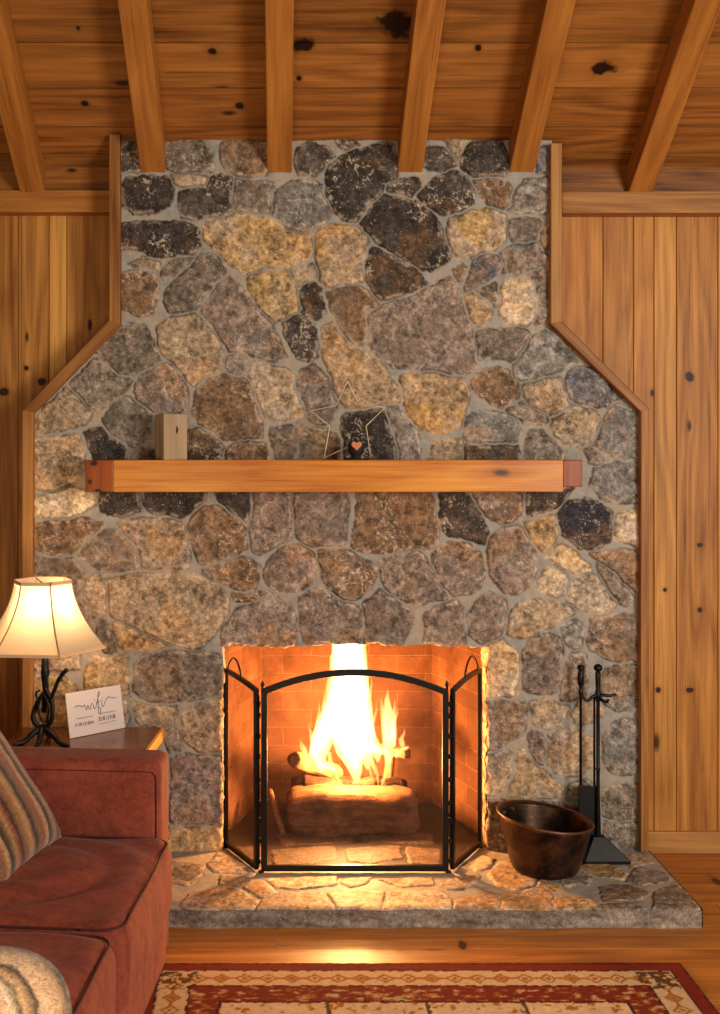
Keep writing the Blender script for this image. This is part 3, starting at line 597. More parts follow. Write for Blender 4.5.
# ------------------------------------------------------------------ floor, walls, ceiling
def structure(o): o['kind'] = 'structure'; return o
X0, X1 = -2.6, 3.2
mb = MB(); y = WALL_Y + .02; k = 0
while y > -0.6:
    w = 0.165; xs = sorted([X0, X1] + [random.uniform(X0, X1) for _ in range(2)])
    if k == 4: xs = [X0, -0.012, 1.9, X1]
    for a, b in zip(xs, xs[1:]):
        if b - a > 0.02: mb.box((a + .0006, y - w + .001, -.02), (b - .0006, y, 0), grain=0, tint=(random.uniform(.3, .75), random.random(), random.random()))
    y -= w; k += 1
structure(mb.build('floor', w_floor, bevel=0.0012, seg=1))

bounds_px = [-390, -330, -270, -205, -150, -95, -38, 18, 49, 66.5, 110, 170, 230, 300, 360, 430, 500, 560, 603, 633.5, 654, 676.5, 718, 780, 840, 900, 960, 1050, 1130]
mb = MB()
for a, b in zip(bounds_px, bounds_px[1:]):
    t = {49: (.98, .9, .3), 18: (.5, .5, .7), 676.5: (.42, .35, .2), 603: (.5, .4, .9), 654: (.7, .75, .1)}.get(a, (random.uniform(.3, .75), random.random(), random.random()))
    zlo = 1.1 if Xat(b, WALL_Y) > -.32 and Xat(a, WALL_Y) < .85 else 0      # the firebox goes through the wall below
    mb.box((Xat(a, WALL_Y) + .0012, WALL_Y, zlo), (Xat(b, WALL_Y) - .0012, WALL_Y + .02, 2.62), grain=2, tint=t)
for u, v, zlo in ((X0, -.4, 0), (-.4, .95, 1.1), (.95, X1, 0)): mb.box((u, WALL_Y + .006, zlo), (v, WALL_Y + .03, 2.62), grain=2, tint=(0, .3, .5))
structure(mb.build('wall_back', w_wall, bevel=0.002, seg=1))
mb = MB().box((Xat(648, 4.13), 4.132, 0), (X1, WALL_Y, .082), grain=0, tint=(.75, .8, .3)); structure(mb.build('baseboard_right', w_trim, bevel=.003))
mb = MB().box((X0, 4.132, 0), (Xat(24, 4.13), WALL_Y, .082), grain=0); structure(mb.build('baseboard_left', w_trim, bevel=.003))

MC = Matrix(((1, 0, 0, 0), (0, -CS, -SN, 4.0), (0, SN, -CS, 2.644), (0, 0, 0, 1)))
Ds = [4.22, 4.053, 3.951, 3.813, 3.664, 3.525, 3.385, 3.245, 3.1, 2.96, 2.81, 2.67, 2.53, 2.39, 2.25, 2.1, 1.95, 1.8, 1.6, 1.4, 1.2, 1.0]
mb = MB()
for a, b in zip(Ds, Ds[1:]):
    s0, s1 = (4 - a) / CS, (4 - b) / CS
    xs = [X0, random.uniform(-2.2, -1.6), random.uniform(1.8, 2.8), X1]
    for u, v in zip(xs, xs[1:]):
        mb.box((u, s0 + .0026, -.02), (v, s1 - .0026, 0), grain=0, tint=(random.uniform(.3, .7), random.uniform(.1, .7), random.random()), M=MC)
mb.box((X0, -.25, -.06), (X1, 3.7, -.035), grain=0, tint=(0, .2, .4), M=MC)
structure(mb.build('ceiling', w_ceil))

# boards that close the wall under the ceiling, and the trim boards along the stonework
mb = MB().box((X0, 4.08, Zat(212, 4.08)), (Xat(110, 4.08), WALL_Y, Zat(190, 4.08)), grain=0, tint=(.62, .5, .3))
structure(mb.build('trim_1', w_beam, bevel=.003))
mb = MB().box((Xat(562, 4.08), 4.08, Zat(213, 4.08)), (X1, WALL_Y, Zat(191, 4.08)), grain=0, tint=(.45, .5, .6))
structure(mb.build('trim_2', w_trim, bevel=.003))
for nm, a, b, t in (('trim_3', X0, Xat(110, 4.1), (.5, .3, .2)), ('trim_4', Xat(562, 4.1), X1, (.15, .3, .8))):
    mb = MB().box((a, 4.105, 2.478), (b, WALL_Y, 2.61), grain=0, tint=t); structure(mb.build(nm, w_ceil, bevel=.003))
TY = 3.962
def tr(nm, pts, gd, tint, mat=w_trim):
    q = [(Xat(x, TY), Zat(y, TY)) for x, y in pts]
    mb = MB().prism(q, TY, WALL_Y, (gd[0], gd[1]), tint); return structure(mb.build(nm, mat, bevel=.003))
tr('trim_5', [(109, 322), (120, 325), (120, 134), (109, 134)], (0, 1), (.1, .4, .3))
tr('trim_6', [(22, 411), (33, 413), (121, 324), (109, 320)], (1, 1), (.2, .5, .5))
tr('trim_7', [(22, 852), (32, 852), (33, 411), (22, 410)], (0, 1), (.45, .5, .1))
tr('trim_8', [(551, 324), (562, 322), (562, 143), (551, 143)], (0, 1), (.8, .9, .8))
tr('trim_9', [(550, 323), (641, 412), (650, 409), (562, 321)], (1, -1), (.1, .4, .6))
tr('trim_10', [(641, 852), (649, 852), (649, 408), (641, 411)], (0, 1), (.35, .3, .25))

# ------------------------------------------------------------------ ceiling beams
BEAMS = [(32, 4.08, -.17, 'pine ceiling beam at the far left, above the knotty plank wall', .45),
         (153, 4.0, -.085, 'pine ceiling beam over the left shoulder of the stone chimney', .75),
         (279.5, 4.0, -.085, 'straight upright-looking pine beam meeting the stone left of centre', .8),
         (410, 4.0, -.085, 'pine ceiling beam meeting the stone chimney right of its centre', .7),
         (521.5, 4.0, -.085, 'pine ceiling beam ending at the right top corner of the stone chimney', .45),
         (641, 4.08, -.17, 'pine ceiling beam at the far right, over the bare plank wall', .4)]
for px, D, s0, lab, tn in BEAMS:
    xc = Xat(px, D); root = MB().box((-.0455, s0, 0), (.0455, 3.4, .096), grain=1, tint=(tn, .4, random.random()), M=MC)
    o = root.build('ceiling_beam', w_beam, bevel=.004); o.location.x = xc
    tag(o, lab, 'beam', 'sloping beams under the plank ceiling')

# ------------------------------------------------------------------ stone fireplace
fp = empty('stone_fireplace', (0.27, 4.0, 0)); 
tag(fp, 'tall grey and brown fieldstone chimney breast with open brick firebox and raised hearth', 'fireplace')
OX = -0.27; 
def parent_keep(o, p):
    o.parent = p; o.matrix_parent_inverse = Matrix.Translation(-Vector(p.location)) if p.rotation_euler.z == 0 else p.matrix_basis.inverted()
    return o
gx = np.arange(30, 645.01, 1.0); gy = np.arange(132, 852.01, 1.0)
GX, GY = np.meshgrid(gx, gy)
hgt, sat, rgb = stone_field(STONES, GX, GY, 2.2, 3)
# ragged edge round the fire opening
ex = np.where(np.abs(GX - 222) < 15, 222, 487)
dL = np.abs(GX - ex); side = (GY > 640)
n1 = (fbm(GY / 22, GX * 0 + ex / 50, 77, 3) - 0.5) * 7
sx = np.where(side, n1 * np.exp(-dL / 5), 0)
dT = np.abs(GY - 645); n2 = (fbm(GX / 25, GX * 0, 79, 3) - 0.5) * 6
sy = np.where((GX > 215) & (GX < 494), n2 * np.exp(-dT / 5), 0)
VX = (GX + sx - PX) * 4.0 / F; VZ = H - (GY + sy - PY) * 4.0 / F
VY = 4.004 - hgt * 0.0145
VY = VY + 0.003 * np.exp(-np.minimum(dL, 99) / 2.0) * side
V = np.stack([VX, VY, VZ], -1)
outline = [(31, 852), (31, 412), (120, 323), (120, 132), (552, 132), (552, 323), (642, 411), (642, 852)]
cx, cy = GX[:-1, :-1] + .5, GY[:-1, :-1] + .5
keep = (poly_sdf(outline, cx, cy) > 0) & ~((cx > 222) & (cx < 487) & (cy > 645))
facing = grid_mesh('stone_facing', V, keep, rgb, sat, m_stone, None); parent_keep(facing, fp)
# the stone returns into the opening
i222, i487, j645 = 222 - 30, 487 - 30, 645 - 132
def ret(edge, c, inward):
    n = 14; t = np.linspace(0, 1, n)[None, :, None]
    q = edge[:, None, :] * np.ones((1, n, 1)); q[..., 1] = edge[:, None, 1] * (1 - t[..., 0]) + 4.125 * t[..., 0]
    nn = fbm(np.arange(len(edge))[:, None] / 9.0 + 0 * t[..., 0], t[..., 0] * 3, 15, 3) - 0.5
    q[..., 0] += inward[0] * nn * 0.02 * (t[..., 0] > 0); q[..., 2] += inward[1] * nn * 0.02 * (t[..., 0] > 0)
    cc = c[:, None, :] * np.ones((1, n, 1))
    o = grid_mesh('opening_reveal', q, np.ones((len(edge) - 1, n - 1), bool), cc, np.ones(cc.shape[:2]), m_stone, None); parent_keep(o, fp)
ret(V[j645:, i222], rgb[j645:, i222], (1, 0)); ret(V[j645:, i487], rgb[j645:, i487], (1, 0)); ret(V[j645, i222:i487 + 1], rgb[j645, i222:i487 + 1], (0, 1))

# hearth slab: front face, top and the floor of the firebox in one sheet
HT = 0.063
rows = [('f', z) for z in np.linspace(-0.004, HT - .006, 14)] + [('t', y) for y in np.arange(3.49, 4.57, .0042)]
hx = np.arange(-0.93, 1.3421, .0042)
HX = np.tile(hx, (len(rows), 1)); HY = np.zeros_like(HX); HZ = np.zeros_like(HX)
for j, (k, v) in enumerate(rows):
    if k == 'f': HY[j] = 3.49; HZ[j] = v
    else: HY[j] = v; HZ[j] = HT
PXg = PX + HX * F / HY; PYg = PY + (H - HT) * F / HY
KY = 2.3
hh, hs, hc = stone_field([(c, [(a, b * KY) for a, b in p]) for c, p in HEARTH], PXg, PYg * KY, 2.0, 21, bevel=3.0, anis=2.0, gap=.9, grow=2.2)
front = np.array([k == 'f' for k, v in rows])[:, None] * np.ones_like(HX) > 0
fn = fbm(HX * 18, HZ * 40 + 3, 41, 5, .6); fr = fbm(HX * 5, HZ * 14, 44, 3)
fcol = lin((128, 112, 100))[None, None, :] * (0.35 + 1.3 * fn[..., None]) * (0.55 + 0.9 * fr[..., None])
soot = sstep(3.80, 3.92, HY - 2.4 * np.maximum(0, np.maximum(-.10 - HX, HX - .62)) * (HY < 4.03) + .06 * (nf_ := fbm(HX * 9, HY * 9, 61, 4)))[..., None]  # soot, plus the screen mesh's dimming painted into the floor behind it
hc = hc * (1 - soot) + soot * (lin((96, 72, 56)) * (.55 + .9 * fbm(HX * 22, HY * 22, 62, 4))[..., None] * (.25 + .75 * hs)[..., None])
hc = np.where(front[..., None], fcol, hc); hs = np.where(front, 1, hs)
edge_n = (fbm(HX * 9, HX * 0, 45, 4) - 0.5) * 0.03
lip = np.exp(-np.abs(HY - 3.49) / 0.012)
HY2 = HY + edge_n * np.where(front, 0.8, lip) + np.where(front, (fn - 0.5) * 0.03 * np.sin(np.clip(HZ / HT, 0, 1) * math.pi), 0)
HZ2 = np.where(front, HZ, HT + (hh - 0.5) * 0.006 - 0.006 * lip)
inbox = HY > 4.0
hk = np.ones((HX.shape[0] - 1, HX.shape[1] - 1), bool)
mx = (HX[:-1, :-1] + HX[1:, 1:]) / 2; my = (HY[:-1, :-1] + HY[1:, 1:]) / 2
hk &= (my < 4.0) | ((mx > -.215) & (mx < .757))
hearth = grid_mesh('hearth_slab', np.stack([HX, HY2, HZ2], -1), hk, hc, hs, m_hearth, None); parent_keep(hearth, fp)
# its right side
ys = np.arange(3.49, 4.02, .006); zs = np.linspace(0, HT - .002, 14); SY, SZ = np.meshgrid(ys, zs)
sn = fbm(SY * 20, SZ * 50, 51, 5, .6)
scol = lin((128, 112, 100))[None, None, :] * (0.3 + 1.3 * sn[..., None])
SV = np.stack([1.342 + (sn - .5) * .02 * np.sin(SZ / HT * math.pi), SY + edge_n[0, -1] * 0.8 * np.exp(-(SY - 3.49) / .05), SZ], -1)
sd = grid_mesh('hearth_side', SV, np.ones((len(zs) - 1, len(ys) - 1), bool), scol, np.ones_like(SY), m_hearth, None); parent_keep(sd, fp)

# firebox of brick
def brick_mat():
    w = NT('firebrick'); uv = w.n('ShaderNodeUVMap'); uv.uv_map = 'UVMap'
    tc = w.n('ShaderNodeTexCoord')
    nz = w.n('ShaderNodeTexNoise'); nz.inputs['Scale'].default_value = 14; w.l(tc.outputs['Object'], nz.inputs['Vector'])
    wob = w.vmath('SCALE', w.vmath('SUBTRACT', nz.outputs['Color'], (.5, .5, .5))); wob.node.inputs['Scale'].default_value = 0.012
    v = w.vmath('ADD', uv.outputs[0], wob)
    b = w.n('ShaderNodeTexBrick'); w.l(v, b.inputs['Vector'])
    b.inputs['Scale'].default_value = 1; b.inputs['Brick Width'].default_value = .235; b.inputs['Row Height'].default_value = .074
    b.inputs['Mortar Size'].default_value = .003; b.inputs['Mortar Smooth'].default_value = .4; b.inputs['Bias'].default_value = 0
    b.inputs['Color1'].default_value = L4((124, 80, 52)); b.inputs['Color2'].default_value = L4((98, 60, 38)); b.inputs['Mortar'].default_value = L4((142, 98, 66))
    n = w.noise(tc.outputs['Object'], 9, 6, .65); mr = w.n('ShaderNodeMapRange'); mr.inputs[1].default_value = .32; mr.inputs[2].default_value = .62; w.l(n, mr.inputs[0])
    col = w.mix(w.math('MULTIPLY', w.math('SUBTRACT', 1, mr.outputs[0]), 0.75), b.outputs['Color'], L4((58, 34, 22)))
    n2 = w.noise(tc.outputs['Object'], 60, 4, .6)
    col = w.mix(w.math('MULTIPLY', n2, .5), col, L4((92, 58, 36)))
    w.l(col, w.b.inputs['Base Color']); w.set(Roughness=.9, Specular_IOR_Level=.1)
    w.bump(w.math('MULTIPLY_ADD', b.outputs['Fac'], -.7, w.math('MULTIPLY', n2, .5)), .9, .006)
    return w.m
m_brick = brick_mat()
FB = [(-.222, 4.12), (-.074, 4.55), (.629, 4.55), (.764, 4.12)]      # plan of the firebox
T = .05; zt = 1.02
out = [(-.222 - T, 4.12), (-.074 - T, 4.55 + T), (.629 + T, 4.55 + T), (.764 + T, 4.12)]
def fire_wall(i, j, u0):
    a, b = FB[i], FB[j]; c, d = out[i], out[j]; ln = math.hypot(b[0] - a[0], b[1] - a[1])
    vs = [(a[0], a[1], 0), (b[0], b[1], 0), (b[0], b[1], zt), (a[0], a[1], zt), (c[0], c[1], 0), (d[0], d[1], 0), (d[0], d[1], zt), (c[0], c[1], zt)]
    fs = [(0, 1, 2, 3), (5, 4, 7, 6), (4, 0, 3, 7), (1, 5, 6, 2), (3, 2, 6, 7), (4, 5, 1, 0)]
    uvq = [(u0, 0), (u0 + ln, 0), (u0 + ln, zt), (u0, zt)]
    uvs = [uvq, uvq, [(0, 0)] * 4, [(0, 0)] * 4, [(0, 0)] * 4, [(0, 0)] * 4]
    o = MB().add(vs, fs, uvs).build('firebrick_wall', m_brick); parent_keep(o, fp)
fire_wall(0, 1, 0.03); fire_wall(1, 2, 0.5); fire_wall(2, 3, 1.22)
m_soot = plain('soot', (26, 18, 14), .95, noise=.3)
mb = MB().box((-.3, 4.12, .86), (.84, 4.2, zt), tint=(.5, .5, .5)).box((-.3, 4.12, zt), (.84, 4.62, zt + .03), tint=(.5, .5, .5))
parent_keep(mb.build('smoke_chamber', m_soot), fp)

# ------------------------------------------------------------------ mantel shelf and what stands on it
MT = 1.482; MBt = 1.371
mant = empty('mantel_shelf', (.186, 3.9, MBt)); tag(mant, 'long polished orange-brown wooden mantel with darker end blocks on the stone', 'mantel')
xa, xb = Xat(85.5, 3.82), Xat(582.5, 3.82); ia, ib = Xat(113, 3.82), Xat(563.5, 3.82)
parent_keep(MB().box((ia, 3.82, MBt), (ib, 4.0, MT), grain=0, rnd=.31, tint=(.5, .5, .3)).build('shelf_board', w_mantel, bevel=.003), mant)
e1 = parent_keep(MB().box((xa, 3.818, MBt + .001), (ia, 4.0, MT), grain=2, rnd=.6, tint=(.35, .3, .4)).build('end_block', w_mend, bevel=.003), mant); e1['label'] = 'dark red end block with black knots'
e2 = parent_keep(MB().box((ib, 3.821, MBt + .018), (xb, 4.0, MT), grain=2, rnd=.2, tint=(.75, .3, .4)).build('end_block', w_mend, bevel=.003), mant); e2['label'] = 'dark red end block'

bk = MB().box((-.044, -.044, 0), (.044, .044, .161), grain=2, rnd=.42, tint=(.6, .5, .5)).build('wooden_block', w_block, bevel=.002)
bk.location = (Xat(171, 3.885), 3.885, MT); bk.rotation_euler = (0, 0, math.radians(27 - 180 + 180))
tag(bk, 'weathered pale grey wooden block standing on the left of the mantel', 'block')
slot = MB().tube([(0.004, -.0450, .118), (.006, -.0452, .105), (.0035, -.0450, .092)], [.0015, .004, .0015], 8).build('keyhole_slot', m_dark, bk)

def star_pts(lst, D): return [P(x, y, D) for x, y in lst]
SD = 3.9
star = empty('wire_star', (P(347, 459, SD).x, SD, MT)); tag(star, 'thin wire outline star standing on the mantel before the stones', 'star')
outer = [(347.3, 381), (336, 405.5), (311, 410.8), (330, 426), (324, 458), (350.6, 445.5), (371, 458), (366, 426), (385, 407.5), (359, 404.5)]
pp = star_pts(outer, SD)
parent_keep(MB().tube(pp + [pp[0]], .0028, 8, caps=False).build('front_wire', m_wire, smooth=True), star)
pp2 = [p + Vector((.004, .03, .002)) for p in pp]
parent_keep(MB().tube(pp2 + [pp2[0]], .0012, 8, caps=False).build('rear_wire', m_dark, smooth=True), star)
for k in (0, 2, 4, 6, 8):
    parent_keep(MB().tube([pp[k], pp2[k]], .0012, 6).build('cross_wire', m_dark), star)

orn = empty('candle_holder', (Xat(356, 3.87), 3.87, MT)); tag(orn, 'small black candle holder with a copper heart in front of the star', 'ornament')
MB().lathe([(0, 0), (.044, 0), (.046, .003), (.042, .006), (.014, .007), (.012, .012), (.023, .02), (.029, .034), (.029, .05), (.024, .062), (.012, .068), (0, .069)], 24).build('holder_body', m_dark, orn, smooth=True)
MB().tube(spline([(-.02, 0, .066), (-.012, 0, .082), (.006, 0, .084), (.018, 0, .07)], 5), .003, 8).build('holder_loop', m_dark, orn, smooth=True)
hp = []
for k in range(28):
    t = 2 * math.pi * k / 28; hp.append((.00115 * 16 * math.sin(t) ** 3, .00115 * (13 * math.cos(t) - 5 * math.cos(2 * t) - 2 * math.cos(3 * t) - math.cos(4 * t)) + .051))
hrt = MB().prism(hp, -.038, -.029, tint=(.5, .5, .5)).build('copper_heart', plain('copper', (190, 112, 78), .5, .4), orn, bevel=.002)
hrt['label'] = 'small copper-coloured heart'
# ------------------------------------------------------------------ soft shapes
def soft_box(lo, hi, r, n=(20, 20, 8), crown=0.0, crown_axis=2, wr=None, both=False):
    """rounded cushion-like box; returns (verts, faces)"""
    lo, hi = Vector(lo), Vector(hi); c = (lo + hi) / 2; hs = (hi - lo) / 2
    vs = []; idx = {}; fs = []
    def vert(i, j, k):
        key = (i, j, k)
        if key in idx: return idx[key]
        p = [-1 + 2 * i / n[0], -1 + 2 * j / n[1], -1 + 2 * k / n[2]]
        q = Vector((p[0] * hs.x, p[1] * hs.y, p[2] * hs.z))
        inner = Vector([max(-hs[a] + r, min(hs[a] - r, q[a])) for a in range(3)])
        d = q - inner
        if d.length > 1e-9: q = inner + d.normalized() * r * min(1, max(abs(d[a]) for a in range(3)) / r)
        if crown:
            a, b = [x for x in range(3) if x != crown_axis]
            w = (1 - (q[a] / hs[a]) ** 2) * (1 - (q[b] / hs[b]) ** 2)
            s = q[crown_axis] / hs[crown_axis]
            if both or s > 0: q[crown_axis] += crown * w * s
        if wr: q += wr(q, hs)
        vs.append(tuple(c + q)); idx[key] = len(vs) - 1; return idx[key]
    N = n
    for a in range(3):
        b, d = (a + 1) % 3, (a + 2) % 3
        for side in (0, N[a]):
            for i in range(N[b]):
                for j in range(N[d]):
                    ks = []
                    for (di, dj) in ((0, 0), (1, 0), (1, 1), (0, 1)):
                        t = [0, 0, 0]; t[a] = side; t[b] = i + di; t[d] = j + dj; ks.append(vert(*t))
                    fs.append(tuple(ks if side else ks[::-1]))
    return vs, fs

def fabric(name, col, col2, nscale=300, rough=.85, sheen=.5):
    w = NT(name); tc = w.n('ShaderNodeTexCoord'); o = tc.outputs['Object']
    n = w.noise(o, nscale, 3, .6); n2 = w.noise(w.vmath('MULTIPLY', o, (1, 2.2, 1)), 9, 5, .6, .8); n3 = w.noise(o, 45, 4, .6)
    f = w.math('MULTIPLY_ADD', n, .45, w.math('MULTIPLY_ADD', n2, .45, w.math('MULTIPLY', n3, .3)))
    mr = w.n('ShaderNodeMapRange'); mr.inputs[1].default_value = .38; mr.inputs[2].default_value = .8; w.l(f, mr.inputs[0])
    w.l(w.mix(mr.outputs[0], L4(col), L4(col2)), w.b.inputs['Base Color'])
    w.set(Roughness=rough, Specular_IOR_Level=.2, Sheen_Weight=sheen * .2, Sheen_Roughness=.5)
    w.b.inputs['Sheen Tint'].default_value = (1, .75, .6, 1)
    w.bump(w.math('MULTIPLY_ADD', n, .4, n3), .35, .002)
    return w.m
m_sofa = fabric('rust_upholstery', (84, 34, 28), (176, 84, 60))
m_pipe = plain('dark_piping', (74, 28, 22), .8)

# ------------------------------------------------------------------ sofa (local x to the front, local -y towards the camera)
SRZ = math.radians(-5)
sofa = empty('sofa', (-.315, 3.24, 0), SRZ)
tag(sofa, 'rust red upholstered sofa with padded arm, beside the lamp table', 'sofa')
def S(mb_, nm, mat, smooth=True, **k): return mb_.build(nm, mat, sofa, smooth=smooth, **k)
# arm nearest the fireplace
vs, fs = soft_box((-.86, -.135, .05), (-.012, .02, .634), .028, (30, 10, 24), crown=.0)
S(MB().add(vs, fs), 'arm', m_sofa)
# piping / seam round the front of the arm
zz = .618
pipe = spline([(-.84, -.1345, .606), (-.4, -.1345, .606), (-.12, -.1345, .606), (-.05, -.1345, .606), (-.030, -.134, .599), (-.024, -.132, .56), (-.024, -.132, .3), (-.024, -.132, .1)], 6)
a_ = [o for o in sofa.children if o.name.startswith('arm')][0]
MB().tube(pipe, .0018, 6).build('seam_piping', m_pipe, a_, smooth=True)
def wrk(seed):
    rs = random.Random(seed); ph = [rs.uniform(0, 6) for _ in range(6)]
    def f(q, hs):
        if q.z < 0: return Vector((0, 0, 0))
        u, v = q.x / hs.x, q.y / hs.y
        # gathers that curve round the front corner
        rr = math.hypot(u - .1, v + .1) 
        w = .0055 * math.sin(16 * rr + ph[0] + 1.2 * math.sin(3 * v + ph[1])) * max(0, min(1, u + .5)) * max(0, 1 - abs(v)) ** .3
        w += -.007 * math.exp(-((rr - .62 - .05 * math.sin(4 * v)) / .035) ** 2) * max(0, 1 - abs(v)) ** .3 - .006 * math.exp(-((v - .1 * math.sin(5 * u) + .35) / .05) ** 2) * max(0, 1 - u * u)
        w += .006 * math.sin(5 * u + ph[2]) * math.sin(4 * v + ph[3])
        return Vector((0, 0, w * min(1, max(0, q.z / hs.z))))
    return f
cush = [(-.140, -.755), (-.762, -1.40), (-1.407, -2.03)]
for i, (yb, ya) in enumerate(cush):
    xf = (.032, .022, .022)[i]
    vs, fs = soft_box((-.80, ya, .215), (xf, yb, .432), .05, (44, 40, 14), crown=.026, wr=wrk(i + 3))
    o = S(MB().add(vs, fs), 'seat_cushion', m_sofa)
    r = .052
    pts = []
    def edge(z, dz):
        e = []
        x0_, x1_, y0_, y1_ = -.78, xf - .012, ya + .012, yb - .012
        e += [(x0_, y1_, z), (x1_ - r - .12, y1_, z), (x1_ - r - .04, y1_, z)] + [(x1_ - r + r * math.cos(a), y1_ - r + r * math.sin(a), z) for a in np.linspace(math.pi / 2, 0, 7)]
        e += [(x1_, y1_ - r - .06, z + dz)]
        e += [(x1_ + .003, (y0_ + y1_) / 2, z + dz)]
        e += [(x1_, y0_ + r + .06, z + dz)]
        e += [(x1_ - r + r * math.cos(a), y0_ + r + r * math.sin(a), z) for a in np.linspace(0, -math.pi / 2, 7)] + [(x1_ - r - .04, y0_, z), (x1_ - r - .12, y0_, z), (x0_, y0_, z)]
        return e
    MB().tube(spline(edge(.424, .002), 4), .0032, 6).build('cushion_piping', m_pipe, o, smooth=True)
vs, fs = soft_box((-.84, -2.2, .06), (.006, -.11, .225), .02, (20, 40, 8))
S(MB().add(vs, fs), 'base_frame', m_sofa)
vs, fs = soft_box((-1.08, -2.2, .05), (-.78, .02, .84), .06, (10, 40, 20))
S(MB().add(vs, fs), 'backrest', m_sofa)
m_foot = plain('dark_wood_foot', (50, 30, 20), .4)
for (fx, fy) in ((-.06, -.03), (-.06, -2.1), (-1.0, -.05), (-1.0, -2.1)):
    o = MB().lathe([(0, .014), (.02, .014), (.03, .065), (0, .065)], 16, (fx, fy, 0)).build('foot', m_foot, sofa, smooth=False)

# ------------------------------------------------------------------ pillows
def pillow_mat(name, stops, scale, rough=.9):
    w = NT(name); uv = w.n('ShaderNodeUVMap'); uv.uv_map = 'UVMap'; tc = w.n('ShaderNodeTexCoord')
    sp = w.n('ShaderNodeSeparateXYZ'); w.l(uv.outputs[0], sp.inputs[0])
    n = w.noise(tc.outputs['Object'], 40, 3); n2 = w.noise(tc.outputs['Object'], 260, 3, .7); n3 = w.noise(tc.outputs['Object'], 110, 3, .7)
    u = w.math('MULTIPLY_ADD', w.math('SUBTRACT', n, .5), .035, sp.outputs[0])
    u = w.math('FRACT', w.math('MULTIPLY', u, scale))
    col = w.ramp(u, stops)
    mrx = w.n('ShaderNodeMapRange'); mrx.inputs[1].default_value = .35; mrx.inputs[2].default_value = .65; mrx.inputs[3].default_value = .45; mrx.inputs[4].default_value = 1.3
    w.l(w.math('MULTIPLY_ADD', n2, .5, w.math('MULTIPLY', n3, .5)), mrx.inputs[0])
    c = w.vmath('SCALE', col); w.l(mrx.outputs[0], c.node.inputs['Scale'])
    w.l(c, w.b.inputs['Base Color']); w.set(Roughness=rough, Specular_IOR_Level=.15, Sheen_Weight=.3)
    w.bump(w.math('ADD', n2, n3), .7, .004)
    return w.m
def pillow(name, half, thick, n=44, power=3.0, pinch=.07):
    """local x,y in the plane, z thickness"""
    mb = MB(); vs = []; uvs = {}
    for s in (1, -1):
        for j in range(n + 1):
            for i in range(n + 1):
                u, v = -1 + 2 * i / n, -1 + 2 * j / n
                x = u * (1 - pinch * (1 - v * v) ** 1 * (abs(u) ** 3)); y_ = v * (1 - pinch * (1 - u * u) * (abs(v) ** 3))
                t = (max(0, 1 - abs(u) ** power) * max(0, 1 - abs(v) ** power)) ** .5
                ww = 1 + .05 * math.sin(5 * u + 2) * math.cos(4 * v) 
                vs.append((x * half[0], y_ * half[1], s * thick * t * ww)); uvs[len(vs) - 1] = ((u + 1) / 2, (v + 1) / 2)
    fs = []; m = (n + 1) ** 2
    for s in range(2):
        for j in range(n):
            for i in range(n):
                a = s * m + j * (n + 1) + i; f = (a, a + 1, a + n + 2, a + n + 1)
                fs.append(f if s == 0 else f[::-1])
    return vs, fs, [[uvs[k] for k in f] for f in fs]
def c_(r, g, b): return L4((r, g, b))
m_p1 = pillow_mat('striped_weave', [(0.0, c_(176, 118, 66)), (.12, c_(136, 84, 48)), (.18, c_(52, 32, 24)), (.24, c_(160, 78, 44)), (.33, c_(186, 132, 80)), (.42, c_(104, 66, 40)), (.48, c_(44, 32, 26)), (.54, c_(206, 158, 106)), (.64, c_(164, 88, 54)), (.74, c_(140, 98, 60)), (.84, c_(56, 38, 28)), (.93, c_(192, 140, 88))], 2.3)
def place(o, A, e1, e2, h1, h2):
    """pillow with its corner at A, sides along e1 (local y) and e2 (local x)"""
    e1 = Vector(e1).normalized(); e2 = Vector(e2); e2 = (e2 - e1 * e2.dot(e1)).normalized(); n = e2.cross(e1)
    c = Vector(A) + e1 * h1 + e2 * h2
    o.matrix_world = Matrix(((e2.x, e1.x, n.x, c.x), (e2.y, e1.y, n.y, c.y), (e2.z, e1.z, n.z, c.z), (0, 0, 0, 1)))
vs, fs, uv = pillow('p', (.22, .22), .085)
p1 = MB().add(vs, fs, uv).build('throw_pillow', m_p1, smooth=True)
place(p1, (-.600, 3.03, .452), (-.56, .06, .83), (-.40, -.915, .0), .22, .22)
tag(p1, 'brown striped woven pillow leaning in the corner of the sofa', 'pillow', None)
fr = MB()
for k in range(46):
    v = -1 + 2 * k / 45
    for (ax, sg) in ((0, -1),):
        x = -.22 * (1 - .07 * (1 - v * v)); yy = v * .22
        fr.add([(x + .004, yy - .0035, .003), (x + .004, yy + .0035, -.003), (x - .007, yy + .003, .002), (x - .007, yy - .003, -.002)], [(0, 1, 2, 3)])
fr.build('fringe', m_p1, p1)
m_p2 = pillow_mat('cream_weave', [(0, c_(232, 186, 144)), (.2, c_(214, 166, 124)), (.3, c_(112, 96, 80)), (.36, c_(216, 164, 120)), (.55, c_(240, 206, 172)), (.66, c_(136, 112, 86)), (.74, c_(222, 172, 124)), (.88, c_(84, 68, 60)), (.94, c_(226, 180, 138))], 4.2)
